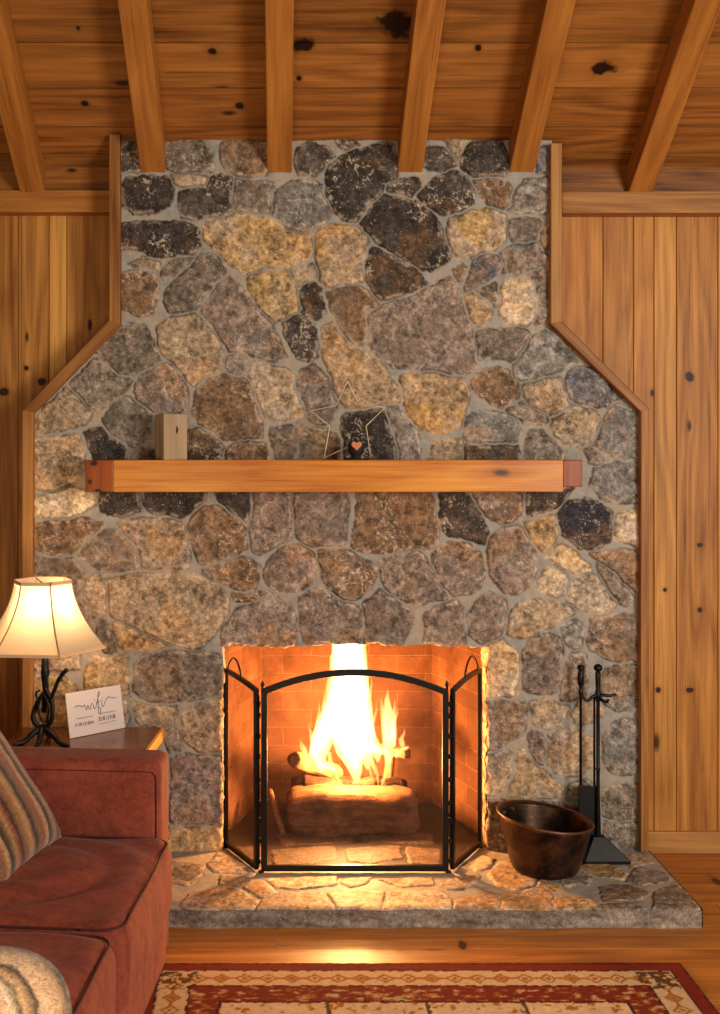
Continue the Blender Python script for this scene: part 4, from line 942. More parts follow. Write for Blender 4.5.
# rounded cushion in the near corner: stripes follow its outline
n = 40; vs = []; uvd = []; fs = []
for j in range(13):
    ph = -math.pi / 2 + math.pi * j / 12
    for i in range(72):
        a = 2 * math.pi * i / 72; cx_, sx_ = math.cos(a), math.sin(a)
        rad = 1 / (abs(cx_) ** 3.0 + abs(sx_) ** 3.0) ** (1 / 3.0)
        rr = math.cos(ph) ** .45 * rad; vs.append((.225 * rr * cx_, .165 * rr * sx_, .075 * math.sin(ph))); uvd.append((math.cos(ph) ** .45, i / 72))
for j in range(12):
    for i in range(72):
        fs.append((j * 72 + i, j * 72 + (i + 1) % 72, (j + 1) * 72 + (i + 1) % 72, (j + 1) * 72 + i))
# finer rings for the faces
vs = []; uvd = []; fs = []; R = 26
for s in (1, -1):
    for j in range(R + 1):
        t = j / R
        for i in range(72):
            a = 2 * math.pi * i / 72; cx_, sx_ = math.cos(a), math.sin(a)
            rad = 1 / (abs(cx_) ** 3.0 + abs(sx_) ** 3.0) ** (1 / 3.0)
            vs.append((.225 * t * rad * cx_, .165 * t * rad * sx_, s * .08 * (1 - t ** 2.6) ** .5)); uvd.append((t * .55, i / 72))
for s in range(2):
    b = s * (R + 1) * 72
    for j in range(R):
        for i in range(72):
            f = (b + j * 72 + i, b + j * 72 + (i + 1) % 72, b + (j + 1) * 72 + (i + 1) % 72, b + (j + 1) * 72 + i); fs.append(f if s else f[::-1])
p2 = MB().add(vs, fs, [[uvd[k] for k in f] for f in fs]).build('throw_pillow', m_p2, smooth=True)
place(p2, (-.765, 1.70, .40), (-.05, .55, .8), (1, -.12, .1), .14, .225)
tag(p2, 'cream woven rounded pillow in the near corner of the sofa', 'pillow', None)

# ------------------------------------------------------------------ side table
tb = empty('side_table', (-.68, 3.78, 0)); tag(tb, 'low dark wooden side table with a pale raw edge under the lamp', 'table')
def T_(mb_, nm, mat, **k): return parent_keep(mb_.build(nm, mat, **k), tb)
TZ = .52
tp = [(-.93, 3.955), (-.425, 3.955), (-.452, 3.60), (-.93, 3.58)]
vs = [(x, y, TZ - .03) for x, y in tp] + [(x, y, TZ) for x, y in tp]
uvs_ = lambda f: [(vs[k][0], vs[k][1]) for k in f]
ff = [(3, 2, 1, 0), (4, 5, 6, 7), (0, 1, 5, 4), (2, 3, 7, 6), (3, 0, 4, 7)]
T_(MB().add(vs, ff, [uvs_(f) for f in ff], (.5, .5, .3)).build, '', None) if False else None
top = parent_keep(MB().add([tuple(Vector(p)) for p in vs], ff, [uvs_(f) for f in ff], (.5, .5, .3)).build('tabletop', w_table), tb)
er = parent_keep(MB().add([(-.452, 3.60, TZ - .034), (-.425, 3.955, TZ - .034), (-.425, 3.955, TZ), (-.452, 3.60, TZ), (-.440, 3.60, TZ - .034), (-.412, 3.955, TZ - .034), (-.416, 3.955, TZ - .002), (-.444, 3.60, TZ - .002)],
    [(4, 5, 6, 7), (7, 6, 2, 3), (0, 1, 5, 4), (5, 1, 2, 6), (0, 4, 7, 3)], [[(0, 0), (.35, 0), (.35, .03), (0, .03)]] * 5, (.8, .6, .4)).build('raw_edge', w_live), tb)
er['label'] = 'pale raw side edge'
for (lx, ly) in ((-.90, 3.62), (-.48, 3.62), (-.90, 3.91), (-.47, 3.91)):
    parent_keep(MB().box((lx - .02, ly - .02, HT - .002), (lx + .02, ly + .02, TZ - .03), grain=2).build('leg', w_table, bevel=.003), tb)

# ------------------------------------------------------------------ table lamp
LX, LY = Xat(43, 3.75), 3.75
lamp = empty('table_lamp', (LX, LY, TZ)); tag(lamp, 'lit table lamp with flared cream shade and twisted black branch base', 'lamp')
zb, ztp = .845 - TZ, 1.074 - TZ
def shade_mat():
    w = NT('lampshade_fabric'); tc = w.n('ShaderNodeTexCoord')
    n = w.noise(tc.outputs['Object'], 240, 3)
    d = w.n('ShaderNodeBsdfDiffuse'); t = w.n('ShaderNodeBsdfTranslucent'); mx = w.n('ShaderNodeMixShader'); mx.inputs[0].default_value = .62
    c = w.mix(n, L4((236, 214, 180)), L4((250, 234, 206))); w.l(c, d.inputs[0]); w.l(c, t.inputs[0])
    w.l(d.outputs[0], mx.inputs[1]); w.l(t.outputs[0], mx.inputs[2]); w.l(mx.outputs[0], w.out.inputs[0]); return w.m
m_shade = shade_mat(); m_band = plain('shade_trim', (206, 170, 130), .8); m_rib = plain('shade_rib', (150, 118, 92), .8)
rot = math.radians(-4)
def hexp(r, z, k):
    a = math.radians(-120 + 60 * k) + rot; return Vector((r * math.cos(a), r * math.sin(a), z))
def rad(t): return .100 + .119 * t ** 1.75          # t 0 top, 1 bottom
mb = MB(); NR = 16; NS = 6; vs = []
for j in range(NR + 1):
    t = j / NR; z = ztp + (zb - ztp) * t
    for k in range(6):
        a, b = hexp(rad(t), z, k), hexp(rad(t), z, k + 1)
        for q in range(NS):
            p = a.lerp(b, q / NS); p = p * 1.0; p.z = z
            s_ = math.sin(math.pi * q / NS) * -.004 * (1 - abs(2 * t - 1)) 
            pr = Vector((p.x, p.y, 0)); pr = pr * (1 + s_ / max(pr.length, .01)); vs.append((pr.x, pr.y, z))
M_ = 6 * NS
fs = [(j * M_ + k, (j + 1) * M_ + k, (j + 1) * M_ + (k + 1) % M_, j * M_ + (k + 1) % M_) for j in range(NR) for k in range(M_)]
sh = mb.add(vs, fs).build('lamp_shade', m_shade, lamp)
for k in range(6):
    MB().tube([hexp(rad(j / NR) + .0008, ztp + (zb - ztp) * j / NR, k) for j in range(NR + 1)], .0026, 6).build('shade_rib', m_rib, sh, smooth=True)
for (t, hgt_, nm) in ((0.02, .012, 'top_band'), (.985, .010, 'bottom_band')):
    z = ztp + (zb - ztp) * t; vs = []
    for dz in (hgt_ / 2, -hgt_ / 2):
        for k in range(6): vs.append(tuple(hexp(rad(t) + .0018, z + dz, k)))
    MB().add(vs, [(k, (k + 1) % 6, 6 + (k + 1) % 6, 6 + k) for k in range(6)]).build(nm, m_band, sh)
# glowing bulb
w = NT('lit_bulb'); em = w.n('ShaderNodeEmission'); em.inputs[0].default_value = (1, .72, .42, 1); em.inputs[1].default_value = 9; w.l(em.outputs[0], w.out.inputs[0])
MB().lathe([(.001, .04), (.016, .036), (.027, .02), (.03, 0), (.026, -.018), (.014, -.04), (.013, -.055), (.001, -.056)], 20, (0, 0, .985 - TZ)).build('bulb', w.m, lamp, smooth=True).visible_shadow = True
MB().tube([(0, 0, .40), (0, 0, .42)], .017, 14).build('bulb_socket', m_iron, lamp, smooth=False)
# shade harp / spider
hb = MB()
for k in range(3):
    p = hexp(.1, ztp - .004, 2 * k); hb.tube([(0, 0, ztp - .012), p], .0018, 6)
hb.tube(spline([(0.012, 0, .41), (.05, 0, .46), (.042, 0, ztp - .03), (0, 0, ztp - .012)], 6), .0018, 6); hb.tube(spline([(-.012, 0, .41), (-.05, 0, .46), (-.042, 0, ztp - .03), (0, 0, ztp - .012)], 6), .0018, 6)
hb.build('shade_carrier', m_iron, lamp, smooth=True)
def lp(x, y, dy=0): return Vector((Xat(x, LY) - LX, dy, Zat(y, LY) - TZ))
MB().tube([lp(45, 655), lp(45, 668), lp(45.5, 672), lp(45, 678), lp(46, 692), lp(44, 712)], [.011, .013, .017, .012, .012, .010], 12).build('stem', m_iron, lamp, smooth=True)
for pts, r in (([lp(46, 690, .012), lp(37, 703, .01), lp(33, 718), lp(40, 728), lp(45, 731)], [.006, .008, .009, .009, .008]),
               ([lp(46, 688, -.012), lp(52, 700, -.008), lp(53, 716, -.012), lp(47, 727, -.008), lp(42, 731)], [.006, .008, .008, .009, .008]),
               ([lp(50, 702, -.01), lp(55, 690, -.012), lp(60, 678, -.015), lp(68, 668, -.018)], [.005, .007, .007, .008]),
               ([lp(58, 683, -.012), lp(62, 679, -.012), lp(64, 681, -.012)], [.003, .003, .002]),
               ([lp(44, 690, -.01), lp(39, 708, -.014), lp(46, 722, -.014), lp(50, 706, -.02), lp(45, 694, -.015)], [.004] * 5),
               ([lp(40, 690, 0), lp(36, 694, 0), lp(40, 704, -.004)], [.003, .004, .003])):
    q = spline(pts, 5); rr = np.interp(np.linspace(0, 1, len(q)), np.linspace(0, 1, len(r)), r).tolist()
    rr = [a * (1 + .12 * math.sin(9 * i)) for i, a in enumerate(rr)]
    MB().tube(q, rr, 8).build('branch', m_iron, lamp, smooth=True)
for ang, ln in ((-150, .085), (-35, .11), (85, .08), (-95, .06)):
    a = math.radians(ang); d = Vector((math.cos(a), math.sin(a), 0))
    q = spline([Vector((0, 0, .052)), d * ln * .4 + Vector((0, 0, .036)), d * ln * .75 + Vector((0, 0, .012)), d * ln + Vector((0, 0, .008)), d * (ln + .016) + Vector((0, 0, .007))], 5)
    MB().tube(q, np.linspace(.012, .0065, len(q)).tolist(), 8).build('foot', m_iron, lamp, smooth=True)

# ------------------------------------------------------------------ wifi card
BL, BR = Vector((Xat(69.5, 3.795), 3.795, TZ)), Vector((Xat(124.5, 3.945), 3.945, TZ))
sg = MB(); ex_ = (BR - BL); SW = ex_.length; ex_.normalize(); nn = Vector((ex_.y, -ex_.x, 0)); tl = math.radians(12)
up = Vector((0, 0, 1)) * math.cos(tl) - nn * math.sin(tl); nf = ex_.cross(up); SHh = .153
card = sg.box((0, 0, 0), (SW, SHh, .004), tint=(.5, .5, .5)).build('wifi_sign', plain('white_card', (226, 208, 200), .6), bevel=.0008)
nrm = nf if nf.y < 0 else -nf
card.matrix_world = Matrix(((ex_.x, up.x, nrm.x, BL.x), (ex_.y, up.y, nrm.y, BL.y), (ex_.z, up.z, nrm.z, BL.z + .001), (0, 0, 0, 1)))
tag(card, 'small white card with handwritten wifi lettering leaning by the lamp', 'sign')
m_ink = plain('dark_ink', (58, 42, 38), .7); m_ink2 = plain('grey_ink', (150, 128, 118), .7)
def stroke(mb_, pts, r=.0011, n=5): mb_.tube(spline([(SW * x, SHh * y, .0044) for x, y in pts], n), r, 5)
ink = MB()
stroke(ink, [(.14, .66), (.2, .69), (.27, .65), (.31, .68), (.325, .60), (.345, .57), (.37, .66), (.385, .58), (.41, .57), (.435, .67), (.46, .69)])
stroke(ink, [(.475, .66), (.47, .58), (.49, .56), (.52, .60)]); stroke(ink, [(.492, .735), (.497, .745)], .0016)
stroke(ink, [(.52, .62), (.57, .80), (.60, .88), (.585, .92), (.565, .80), (.555, .60), (.55, .46), (.57, .42), (.59, .50), (.575, .58)])
stroke(ink, [(.52, .67), (.60, .70), (.64, .72)], .0009)
stroke(ink, [(.625, .68), (.62, .60), (.64, .57), (.67, .63), (.72, .74), (.78, .76), (.84, .72), (.9, .73)]); stroke(ink, [(.64, .76), (.645, .77)], .0016)
ink.build('wifi_lettering', m_ink, card, smooth=True)
rs = random.Random(4)
for (x0_, x1_, y_) in ((.15, .42, .40), (.56, .86, .42)):
    ln1 = MB()
    x = x0_
    while x < x1_: stroke(ln1, [(x, y_ - .01), (x + .008, y_ + .02), (x + .016, y_ - .012)], .0006, 2); x += .022
    ln1.build('caption_line', m_ink2, card)
ln2 = MB()
for (x0_, x1_, y_, h_) in ((.12, .43, .27, .035), (.54, .84, .31, .045)):
    x = x0_
    while x < x1_:
        k = rs.choice((0, 1, 2))
        if k == 0: stroke(ln2, [(x, y_ - h_), (x + .003, y_ + h_)], .0010, 2)
        elif k == 1: stroke(ln2, [(x, y_ + h_), (x + .012, y_), (x, y_ - h_), (x + .014, y_ - h_)], .0009, 2)
        else: stroke(ln2, [(x, y_ - h_), (x + .008, y_ + h_), (x + .016, y_ - h_)], .0009, 2)
        x += rs.choice((.021, .024, .034))
stroke(ln2, [(.54, .19), (.84, .21)], .0008, 2)
ln2.build('handwriting', m_ink, card)
# ------------------------------------------------------------------ fire screen
fs_root = empty('fire_screen', (.257, 3.79, HT)); tag(fs_root, 'black three-panel folding fire screen with arched top before the fire', 'fire screen')
ZB = HT + .004
def mesh_mat():
    w = NT('screen_mesh'); tr_ = w.n('ShaderNodeBsdfTransparent'); mx = w.n('ShaderNodeMixShader'); mx.inputs[0].default_value = .24
    w.set(Roughness=.5, Metallic=.6); w.b.inputs['Base Color'].default_value = L4((90, 70, 55))
    w.l(tr_.outputs[0], mx.inputs[1]); w.l(w.b.outputs[0], mx.inputs[2]); w.l(mx.outputs[0], w.out.inputs[0]); return w.m
m_mesh = mesh_mat()
def panel(nm, A, B, zA, zB_, bulge, bar=.021, dep=.014):
    """upright framed panel between plan points A and B with a curved top bar"""
    A, B = Vector((A[0], A[1], 0)), Vector((B[0], B[1], 0)); ex = (B - A); W = ex.length; ex.normalize(); ey = Vector((-ex.y, ex.x, 0))
    if ey.y < 0: ey = -ey
    M = Matrix(((ex.x, ey.x, 0, A.x), (ex.y, ey.y, 0, A.y), (0, 0, 1, 0), (0, 0, 0, 1)))
    def top(u): return zA + (zB_ - zA) * u + bulge * (1 - (2 * u - 1) ** 2)
    fr = MB(); N_ = 24
    # one closed frame outline: outer and inner loop
    outer = [(0, ZB), (W, ZB)] + [(W * (1 - k / N_), top(1 - k / N_)) for k in range(N_ + 1)]
    bi = bar / W
    inner = [(bar, ZB + bar), (W - bar, ZB + bar)] + [(bar + (W - 2 * bar) * (1 - k / N_), top(bi + (1 - 2 * bi) * (1 - k / N_)) - bar * 1.05) for k in range(N_ + 1)]
    n = len(outer); vs = []
    for yy in (-dep / 2, dep / 2):
        for lp_ in (outer, inner): vs += [tuple(M @ Vector((x, yy, z))) for x, z in lp_]
    fs = []
    for k in range(n):
        k2 = (k + 1) % n
        fs += [(k, k2, n + k2, n + k), (2 * n + k2, 2 * n + k, 3 * n + k, 3 * n + k2), (k2, k, 2 * n + k, 2 * n + k2), (n + k, n + k2, 3 * n + k2, 3 * n + k)]
    f = parent_keep(MB().add(vs, fs).build(nm, m_screen, bevel=.0015), fs_root)
    vs = [tuple(M @ Vector((x, .002, z))) for x, z in inner] + [tuple(M @ Vector((x, .0035, z))) for x, z in inner]
    g = [tuple(range(n)), tuple(range(2 * n - 1, n - 1, -1))]
    MM = MB().add(vs, g[:1]).build('mesh_panel', m_mesh, f); MM.matrix_parent_inverse = Matrix.Identity(4)
    return f, M, top, W
cA, cB = (-.065, 3.79), (.580, 3.79)
cp, Mc, tc_, Wc = panel('centre_panel', cA, cB, .692, .690, .071)
lA, lB = (-.2025, 4.045), (-.079, 3.80)
lp_, Ml, tl_, Wl = panel('side_panel', lA, lB, .716, .692, .006, bar=.016)
rA, rB = (.594, 3.80), (.7385, 4.045)
rp_, Mr, tr__, Wr = panel('side_panel', rA, rB, .690, .716, .010, bar=.016)
for M, top_, W, par, u0, u1, hh_ in ((Ml, tl_, Wl, lp_, .10, .52, .052), (Mr, tr__, Wr, rp_, .42, .90, .058)):
    q = [M @ Vector((W * (u0 + (u1 - u0) * t), 0, top_(u0 + (u1 - u0) * t) + hh_ * math.sin(math.pi * t) ** .7)) for t in np.linspace(0, 1, 15)]
    h_ = MB().tube(q, .0034, 8).build('carry_handle', m_screen, par, smooth=True)
for x, y in ((-.072, 3.795), (.587, 3.795)):
    hg = MB()
    for z in (.10, .17, .24, .30, .38, .46, .53, .60, .64): hg.tube([(x, y, z - .008), (x, y, z + .008)], .0062, 8)
    hg.tube([(x, y, .08), (x, y, .67)], .0018, 6)
    parent_keep(hg.build('hinge', m_iron, smooth=True), fs_root)
    s_ = 1 if x < 0 else -1
    parent_keep(MB().tube([(x + .012 * s_, y - .004, .685), (x + .012 * s_, y - .004, .70), (x + .012 * s_, y - .004, .708), (x + .012 * s_, y - .004, .722)], [.005, .004, .008, .001], 10).build('finial', m_screen, smooth=True), fs_root)
for (x, y) in (cA, cB, (-.195, 4.03), (.733, 4.03)):
    xx = min(max(x, -.2), .735)
    parent_keep(MB().lathe([(.001, 0), (.011, 0), (.010, .006), (.001, .006)], 12, (xx, y, HT - .001)).build('foot', m_screen), fs_root)

# ------------------------------------------------------------------ firewood
def bark_mat(name, a, b, rough=.9):
    w = NT(name); tc = w.n('ShaderNodeTexCoord'); v = w.vmath('MULTIPLY', tc.outputs['Object'], (6, 40, 40))
    n = w.noise(v, 1, 6, .65); n2 = w.noise(tc.outputs['Object'], 22, 6, .7)
    mr = w.n('ShaderNodeMapRange'); mr.inputs[1].default_value = .35; mr.inputs[2].default_value = .65; w.l(w.math('MULTIPLY_ADD', n, .5, w.math('MULTIPLY', n2, .5)), mr.inputs[0])
    w.l(w.mix(mr.outputs[0], L4(a), L4(b)), w.b.inputs['Base Color']); w.set(Roughness=rough, Specular_IOR_Level=.15)
    w.bump(w.math('ADD', n, n2), 1.0, .012); return w.m
m_log = bark_mat('split_log', (54, 32, 22), (142, 92, 60)); m_char = bark_mat('charred_wood', (24, 15, 11), (92, 56, 38)); m_birch = bark_mat('pale_log', (84, 48, 30), (180, 126, 84))
def log(name_label, A, B, r, mat, seed, flat=0.0, grp='logs on the fire', n=22, endmat=None, square=0):
    A, B = Vector(A), Vector(B); mid = (A + B) / 2; d = B - A; Lg = d.length; m = 26; vs = []
    NZ = fbm(np.linspace(0, 4, m)[:, None] + seed + np.zeros((1, n)), np.array([k / n * 6 if k < n / 2 else (n - k) / n * 6 for k in range(n)])[None, :] + np.zeros((m, 1)), seed, 4)
    for i in range(m):
        t = i / (m - 1)
        for k in range(n):
            a = 2 * math.pi * k / n
            nz = float(NZ[i, k]) - .5
            rr = r * (1 + .38 * nz)
            ca, sa = math.cos(a), math.sin(a)
            if square: q = 1 / (abs(ca) ** square + abs(sa) ** square) ** (1 / square); ca, sa = ca * q, sa * q
            if flat: sa = max(min(sa, 1 - flat), -1)
            e = 1 - .16 * max(0, (abs(2 * t - 1) - .9) / .1)
            vs.append((-Lg / 2 + Lg * t + .006 * math.sin(3 * a + seed) * (abs(2 * t - 1) > .95), rr * ca * e, rr * sa * e))
    fs = [(i * n + k, i * n + (k + 1) % n, (i + 1) * n + (k + 1) % n, (i + 1) * n + k) for i in range(m - 1) for k in range(n)] + [tuple(range(n - 1, -1, -1)), tuple(range((m - 1) * n, m * n))]
    o = MB().add(vs, fs).build('firewood_log', mat, smooth=True)
    o.location = mid; o.rotation_euler = d.to_track_quat('X', 'Z').to_euler()
    tag(o, name_label, 'log', grp)
    return o
Dl = 4.20
def Q(x, y, D): return P(x, y, D)
log('thick squared log lying across the front of the fire', Q(288, 812, 4.2), Q(416, 810, 4.21), .082, m_log, 3, square=5)
log('second thick log lying behind the squared front log', Q(292, 790, 4.37), Q(405, 792, 4.38), .060, m_char, 8)
log('short pale split log resting at an angle on the left of the fire', Q(293, 759, 4.22), Q(338, 774, 4.40), .034, m_birch, 5)
log('slim burning log crossing the right side of the fire', Q(366, 746, 4.34), Q(408, 754, 4.22), .020, m_birch, 11)
log('charred log stub glowing at the centre behind the front log', Q(352, 788, 4.29), Q(376, 782, 4.29), .026, m_char, 13)
log('charred round stub at the right of the fire bed', Q(381, 786, 4.28), Q(400, 786, 4.32), .030, m_char, 17)
log('broken charred log piece at the left under the pale split log', Q(302, 784, 4.27), Q(342, 789, 4.28), .036, m_char, 19)
log('upright charred stick in the middle of the flames', Q(374, 780, 4.31), Q(371, 755, 4.31), .014, m_char, 23)
log('upright pale stick right of the flames under the slim burning log', Q(388, 780, 4.34), Q(391, 752, 4.34), .018, m_birch, 25)
o = log('thin pale stick leaning on the left side of the log pile', Q(283, 834, 4.15), Q(270, 790, 4.27), .011, m_birch, 29)

# ------------------------------------------------------------------ fire
def flame_mat(name, col, s):
    w = NT(name); e = w.n('ShaderNodeEmission'); e.inputs[0].default_value = col; e.inputs[1].default_value = s
    w.t.nodes.remove(w.b); w.l(e.outputs[0], w.out.inputs['Volume']); return w.m
m_fl = flame_mat('flame', (1, .43, .12, 1), 125)
m_fl2 = flame_mat('flame_streak', (1, .40, .09, 1), 160)
fire = empty('fire', (.27, 4.28, .25)); tag(fire, 'tall bright yellow-white flames rising from the burning logs', 'fire', None)
def flame(path, rad_, D, seed, depth=.8, mat=m_fl, n=20):
    """path: list of (px, py, half width in px) from the base up"""
    m = len(path) * 7; xs = np.array([p[0] for p in path], float); ys = np.array([p[1] for p in path], float); ws = np.array([p[2] for p in path], float)
    tt = np.linspace(0, len(path) - 1, m); k0 = np.arange(len(path))
    x = np.interp(tt, k0, xs); y = np.interp(tt, k0, ys); w_ = np.interp(tt, k0, ws); vs = []
    KK = np.arange(n)[None, :] + np.zeros((m, 1)); TT = tt[:, None] + np.zeros((1, n))
    WB = 1 + .30 * (vnoise(KK * .9 + seed, TT * 2.3, seed) - .5) + .22 * (vnoise(KK * 2.1 + seed, TT * .8, seed + 4) - .5)
    for i in range(m):
        c = P(x[i], y[i], D); sc = D / F
        for k in range(n):
            a = 2 * math.pi * k / n
            wb = float(WB[i, k])
            r = max(w_[i] * sc * wb, .0004)
            vs.append((c.x + r * math.cos(a), c.y + r * math.sin(a) * depth, c.z))
    fs = [(i * n + k, i * n + (k + 1) % n, (i + 1) * n + (k + 1) % n, (i + 1) * n + k) for i in range(m - 1) for k in range(n)] + [tuple(range(n - 1, -1, -1)), tuple(range((m - 1) * n, m * n))]
    return parent_keep(MB().add(vs, fs).build('flame', mat, smooth=True), fire)
flame([(357, 785, 1.5), (355, 768, 8), (351, 750, 15), (348, 728, 21), (347, 702, 20), (349, 675, 19), (349, 650, 17.5), (348, 625, 15), (350, 600, 10), (352, 580, .5)], 0, 4.28, 1)
flame([(322, 772, 3), (318, 755, 9), (323, 735, 12), (331, 712, 10), (336, 690, 5), (338, 668, .4)], 0, 4.26, 2)
flame([(312, 758, 3), (316, 748, 7), (325, 732, 8), (331, 712, 5), (333, 690, .3)], 0, 4.30, 3)
flame([(368, 770, 2), (364, 750, 9), (366, 730, 9), (366, 705, 6), (364, 680, 4), (365, 655, .4)], 0, 4.30, 4)
flame([(378, 762, 2), (376, 750, 7), (372, 737, 5), (371, 725, 2.5), (371.5, 714, .3)], 0, 4.27, 5)
flame([(388, 764, 2), (389, 752, 6), (390, 735, 6), (388, 715, 5.5), (387, 700, 3), (388, 688, .3)], 0, 4.26, 6)
flame([(393, 750, 2), (393, 730, 4), (394, 712, 2.5), (395, 698, .3)], 0, 4.28, 7)
flame([(384, 745, 2), (384, 725, 3.5), (382, 708, 2), (381, 696, .3)], 0, 4.28, 17)
flame([(358, 781, 1), (355, 765, 4), (350, 745, 8), (348, 730, 8)], 0, 4.22, 8)
flame([(342, 788, .6), (336, 775, 2.0), (331, 765, 3), (329, 752, 2)], 0, 4.22, 9, mat=m_fl2)
flame([(379, 790, .6), (377, 775, 2.0), (371, 758, 3), (365, 745, 3)], 0, 4.24, 10, mat=m_fl2)
flame([(380, 790, .5), (384, 778, 2.0), (386, 766, 1.6), (386, 752, 1.4)], 0, 4.24, 11, mat=m_fl2)
flame([(396, 758, 1), (400, 751, 4), (405, 748, 4), (408, 746, .6)], 0, 4.22, 12, mat=m_fl2)
flame([(350, 785, 1), (357, 782, 3.0), (366, 780, 2.5), (371, 780, .4)], 0, 4.24, 13, mat=m_fl2)
flame([(301, 752, .6), (301, 748, 1.5), (300, 742, .3)], 0, 4.22, 14, mat=m_fl2)
flame([(308, 756, 1), (314, 748, 3.5), (320, 738, 3), (324, 724, 1.5), (326, 712, .3)], 0, 4.24, 15)
flame([(331, 700, 1), (334, 680, 3), (335, 662, 2.5), (334, 648, 1), (334, 640, .3)], 0, 4.30, 16)

for i_, (px_, pt_, yt_, yb_) in enumerate(((312, 309, 722, 752), (318, 319, 700, 745), (324, 326, 678, 735), (329, 330, 655, 715), (372, 376, 700, 750), (369, 371, 672, 730), (385, 386, 700, 752), (392, 397, 704, 748), (304, 300, 738, 757), (401, 404, 728, 750))):
    flame([(px_ + 2, yb_, 1), (px_ + 1, yb_ * .75 + yt_ * .25, 3.2), (px_, (yb_ + yt_) / 2, 2.6), (pt_ + .5, yb_ * .2 + yt_ * .8, 1.2), (pt_, yt_, .2)], 0, 4.255 + .012 * (i_ % 4), 31 + i_)

# ------------------------------------------------------------------ bucket
bx_, by_ = Xat(545, 3.815), 3.815
m_bucket = None
w = NT('aged_copper'); tc = w.n('ShaderNodeTexCoord'); n = w.noise(tc.outputs['Object'], 14, 6, .65); n2 = w.noise(tc.outputs['Object'], 70, 4)
mr = w.n('ShaderNodeMapRange'); mr.inputs[1].default_value = .38; mr.inputs[2].default_value = .66; w.l(n, mr.inputs[0])
w.l(w.mix(mr.outputs[0], L4((30, 21, 17)), L4((92, 58, 38))), w.b.inputs['Base Color']); w.set(Metallic=.75, Roughness=.42)
w.l(w.math('MULTIPLY_ADD', n2, .25, .3), w.b.inputs['Roughness']); w.bump(n2, .25, .003); m_bucket = w.m
bkt = empty('ash_bucket', (bx_, by_, HT + .003)); tag(bkt, 'dark aged copper bucket standing open on the hearth right of the fire', 'bucket')
HB = .182
def bv(r, z, a):
    t = z / HB; x = r * math.cos(a); y = r * math.sin(a)
    return (x, y, z - t * (x * .115))
def blathe(prof, nm, mat, par=bkt, n=56):
    vs = []; m = len(prof)
    for r, z in prof:
        for k in range(n): vs.append(bv(r, z, 2 * math.pi * k / n))
    fs = [(i * n + k, i * n + (k + 1) % n, (i + 1) * n + (k + 1) % n, (i + 1) * n + k) for i in range(m - 1) for k in range(n)]
    return MB().add(vs, fs).build(nm, mat, par, smooth=True)
pr = [(.0005, .001), (.100, 0), (.109, .002), (.113, .008)] + [(.113 + .046 * t ** .8, .008 + (HB - .012) * t) for t in np.linspace(.05, 1, 14)] + \
     [(.155, HB - .004)] + [(.113 + .042 * t ** .8 - .003, .010 + (HB - .012) * t) for t in np.linspace(1, .05, 14)] + [(.108, .012), (.0005, .010)]
body = blathe(pr, 'bucket_body', m_bucket)
blathe([(.159, HB - .008), (.1645, HB - .007), (.1665, HB - .003), (.1645, HB + .001), (.160, HB + .001), (.156, HB - .004)], 'rolled_rim', plain('bright_copper', (120, 78, 54), .4, .8), body)
for a in (math.radians(128), math.radians(155)):
    p = Vector(bv(.150, HB - .022, a)); ear = MB().tube([p + Vector((-.006, .004, .0)), p + Vector((.012 * -math.cos(a), .012 * -math.sin(a), 0))], [.006, .006], 10)
    ear.build('rivet', plain('rivet_metal', (150, 140, 130), .3, .8), body, smooth=False)

# ------------------------------------------------------------------ fireplace tools
TX, TYp = Xat(598, 3.91), 3.91
ts = empty('tool_stand', (TX, TYp, HT)); tag(ts, 'black iron fireplace tool stand with hooks on a square foot', 'tool stand')
# flared square foot
vs = [(-.020 * 1, -.015, .085), (.020, -.015, .085), (.020, .015, .085), (-.020, .015, .085), (-.062, -.055, .012), (.100, -.055, .012), (.085, .035, .012), (-.062, .035, .012), (-.062, -.055, 0), (.100, -.055, 0), (.085, .035, 0), (-.062, .035, 0)]
ff = [(0, 1, 2, 3), (4, 5, 1, 0), (5, 6, 2, 1), (6, 7, 3, 2), (7, 4, 0, 3), (8, 9, 5, 4), (9, 10, 6, 5), (10, 11, 7, 6), (11, 8, 4, 7), (11, 10, 9, 8)]
MB().add(vs, ff).build('stand_foot', m_iron, ts, bevel=.003)
zt_ = Zat(668, 3.91) - HT
prof = [(0, .02), (.006, .02), (.009, .06), (.007, .08), (.0065, .30), (.0065, .315), (.009, .32), (.0065, .325), (.0065, zt_ - .12), (.011, zt_ - .11), (.011, zt_ - .09), (.008, zt_ - .075), (.009, zt_ - .055), (.010, zt_ - .02), (.008, zt_ - .012), (.014, zt_ - .006), (.016, zt_), (.014, zt_ + .008), (.006, zt_ + .014), (0, zt_ + .015)]
MB().lathe(prof, 16).build('post', m_iron, ts, smooth=True)
zh = Zat(695, 3.91) - HT
for pts in ([(0, 0, zh), (-.018, -.004, zh - .004), (-.034, -.008, zh - .016), (-.046, -.01, zh - .016), (-.056, -.006, zh - .004), (-.058, -.002, zh + .006)],
            [(0, 0, zh), (.02, -.003, zh), (.04, -.004, zh - .002), (.056, -.004, zh + .002), (.062, -.004, zh + .0)],
            [(0, 0, zh - .006), (.008, -.02, zh - .014), (.02, -.036, zh - .016), (.026, -.04, zh - .006)],
            [(0, 0, zh - .006), (-.006, -.02, zh - .012), (-.012, -.034, zh - .014), (-.014, -.038, zh - .004)]):
    q = spline(pts, 5); MB().tube(q, np.linspace(.0066, .0044, len(q)).tolist(), 8).build('hook', m_iron, ts, smooth=True)
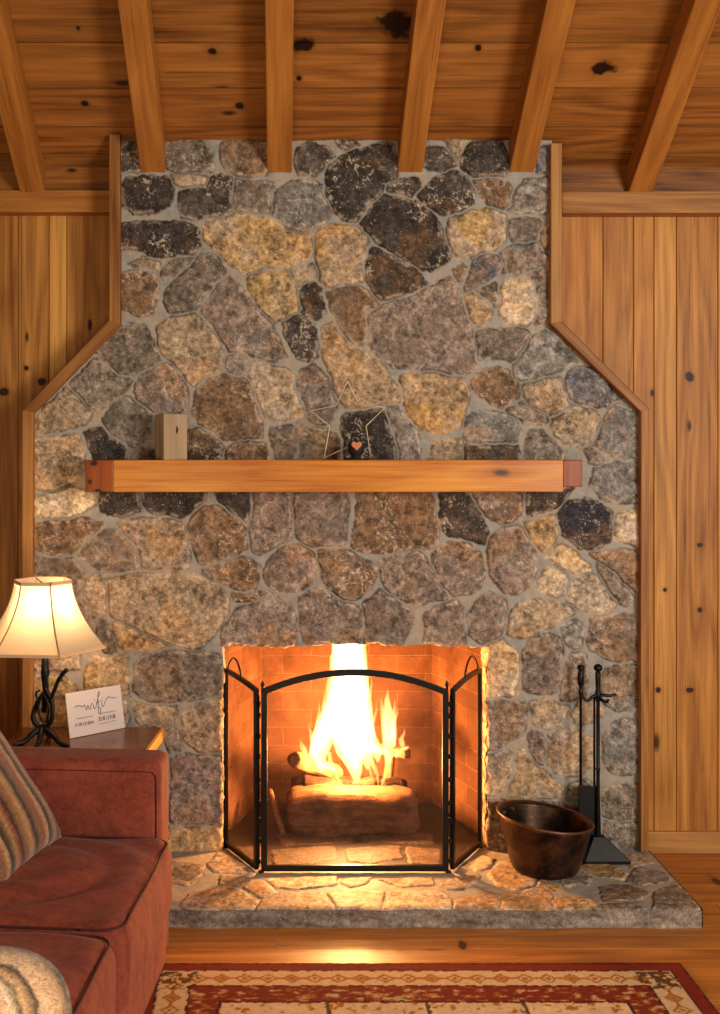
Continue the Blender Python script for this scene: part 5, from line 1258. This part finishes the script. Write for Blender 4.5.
# shovel hanging on the left hook
HXp = Xat(583, 3.9)
sv = empty('fireplace_shovel', (HXp, 3.93, HT)); tag(sv, 'black fireplace shovel hanging from the left hook of the stand', 'shovel')
zs_ = Zat(669, 3.9) - HT; zk = Zat(787, 3.9) - HT
MB().lathe([(0, zk - .01), (.0045, zk - .01), (.0045, zs_ - .10), (.008, zs_ - .095), (.008, zs_ - .085), (.0055, zs_ - .08), (.0055, zs_ - .068), (.0105, zs_ - .062), (.012, zs_ - .04), (.010, zs_ - .018), (.006, zs_ - .012), (.012, zs_ - .006), (.013, zs_), (.009, zs_ + .007), (0, zs_ + .010)], 14).build('shovel_handle', m_iron, sv, smooth=True)
zz0 = zk; pan = [(-.008, zz0), (.026, zz0), (.060, zz0 - .008), (.064, zz0 - .17), (.03, zz0 - .178), (-.010, zz0 - .17), (-.012, zz0 - .008)]
MB().prism(pan, -.012, -.008).build('shovel_blade', m_iron, sv, bevel=.001)
MB().prism([(-.012, zz0 - .17), (-.008, zz0 - .17), (-.008, zz0 - .02), (-.012, zz0 - .02)], -.03, -.008).build('blade_lip', m_iron, sv)
MB().prism([(.060, zz0 - .17), (.064, zz0 - .17), (.060, zz0 - .02), (.056, zz0 - .02)], -.03, -.008).build('blade_lip', m_iron, sv)
# brush hanging behind on the stand
brr = empty('hearth_brush', (TX + .0, 3.905, HT)); tag(brr, 'dark hearth brush hanging close against the stand post', 'brush')
z0b = Zat(790, 3.9) - HT
MB().box((-.020, .018, z0b - .03), (.010, .040, z0b + .002)).build('brush_head', m_dark, brr, bevel=.003)
MB().tube([(-.007, .026, z0b), (-.007, .026, z0b + .33)], .004, 8).build('brush_handle', m_iron, brr, smooth=True)
bb = MB(); rs = random.Random(2)
for k in range(80):
    x = rs.uniform(-.019, .009); y_ = rs.uniform(.019, .039)
    bb.tube([(x, y_, z0b - .028), (x + rs.uniform(-.01, .004), y_ + rs.uniform(-.006, .006), z0b - .13)], .0012, 4, caps=False)
bs = bb.build('bristles', m_dark, brr); bs['kind'] = 'stuff'

# ------------------------------------------------------------------ rug
rx0, rx1, ry0, ry1 = -.395, 1.181, 1.75, 3.235
st = .0045; ux = np.arange(rx0, rx1 + st / 2, st); uy = np.arange(ry0, ry1 + st / 2, st); RX, RY = np.meshgrid(ux, uy)
dl = np.minimum(np.minimum(RX - rx0, rx1 - RX), np.minimum(ry1 - RY, RY - ry0))
jit = (fbm(RX * 60, RY * 60, 5, 3) - .5) * .006; d = dl + jit
red, dred, crm, gld, brn, inn = [lin(c) for c in ((126, 42, 26), (70, 26, 18), (214, 176, 132), (176, 112, 44), (92, 62, 34), (218, 182, 140))]
img = np.zeros(RX.shape + (3,)); img[:] = crm
def setm(m, c): img[m] = c
setm(d < .052, red); setm(d < .010, dred); setm((d > .049) & (d < .054), dred)
# chain of lozenges along the cream border
near_y = ((ry1 - RY) <= dl + 1e-6) | ((RY - ry0) <= dl + 1e-6)
s = np.where(near_y, RX, RY); per = .0665; ph = ((s / per) % 1) - .5; cen = (dl - .098) / .026
r_ = np.abs(ph) * 2.3 + np.abs(cen) * .9 + (fbm(RX * 120, RY * 120, 8, 2) - .5) * .3
band = (d > .056) & (d < .14)
setm(band & (r_ < 1.0) & (r_ > .62), gld * .9); setm(band & (r_ < .34), gld * .8); setm(band & (r_ > 1.0) & (np.abs(cen) < .16), gld * .75)
alt = ((np.floor(s / per) % 3) == 0); setm(band & (r_ < .62) & (r_ > .34) & alt, gld * .75 + crm * .25)
corner = (np.minimum(RX - rx0, rx1 - RX) < .16) & (np.minimum(ry1 - RY, RY - ry0) < .16) & band
fl = fbm(RX * 70, RY * 70, 30, 3); setm(corner & (fl > .52), brn * 1.2)
setm((d > .139) & (d < .146), dred)
b2 = (d >= .146) & (d < .232); f2 = fbm(RX * 45, RY * 90, 12, 4)
img[b2] = (red * 1.0)[None, :] * (.7 + .6 * f2[b2][:, None]); setm(b2 & (f2 > .58), gld * .7 + red * .3); setm(b2 & (f2 > .68), crm * .8)
setm((d > .226) & (d < .235), dred)
ii = d >= .235; f3 = fbm(RX * 25, RY * 25, 19, 4); img[ii] = inn[None, :] * (.82 + .36 * f3[ii][:, None])
f4 = fbm(RX * 60, RY * 60, 23, 3); setm(ii & (f4 > .66), gld * .9)
for xd in (.13, .40, .664): setm(ii & (np.abs(RX + jit - xd) < .006), brn)
for yd in (2.7, 2.4, 2.1): setm(ii & (np.abs(RY + jit - yd) < .006), brn)
img *= (.8 + .4 * fbm(RX * 200, RY * 200, 40, 2))[..., None]
w = NT('rug_wool'); at = w.n('ShaderNodeAttribute'); at.attribute_name = 'albedo'; w.l(at.outputs['Color'], w.b.inputs['Base Color'])
w.set(Roughness=.92, Specular_IOR_Level=.15, Sheen_Weight=.0); tc = w.n('ShaderNodeTexCoord'); w.bump(w.noise(tc.outputs['Object'], 420, 2), .5, .003)
RZ = .010 + (fbm(RX * 90, RY * 90, 50, 3) - .5) * .003; edge = (dl < st * .5); RZ = np.where(edge, 0.0005, RZ)
rug = grid_mesh('rug', np.stack([RX, RY, RZ], -1), np.ones((len(uy) - 1, len(ux) - 1), bool), img, None, w.m, None)
tag(rug, 'cream and red bordered oriental rug lying on the floor before the hearth', 'rug')
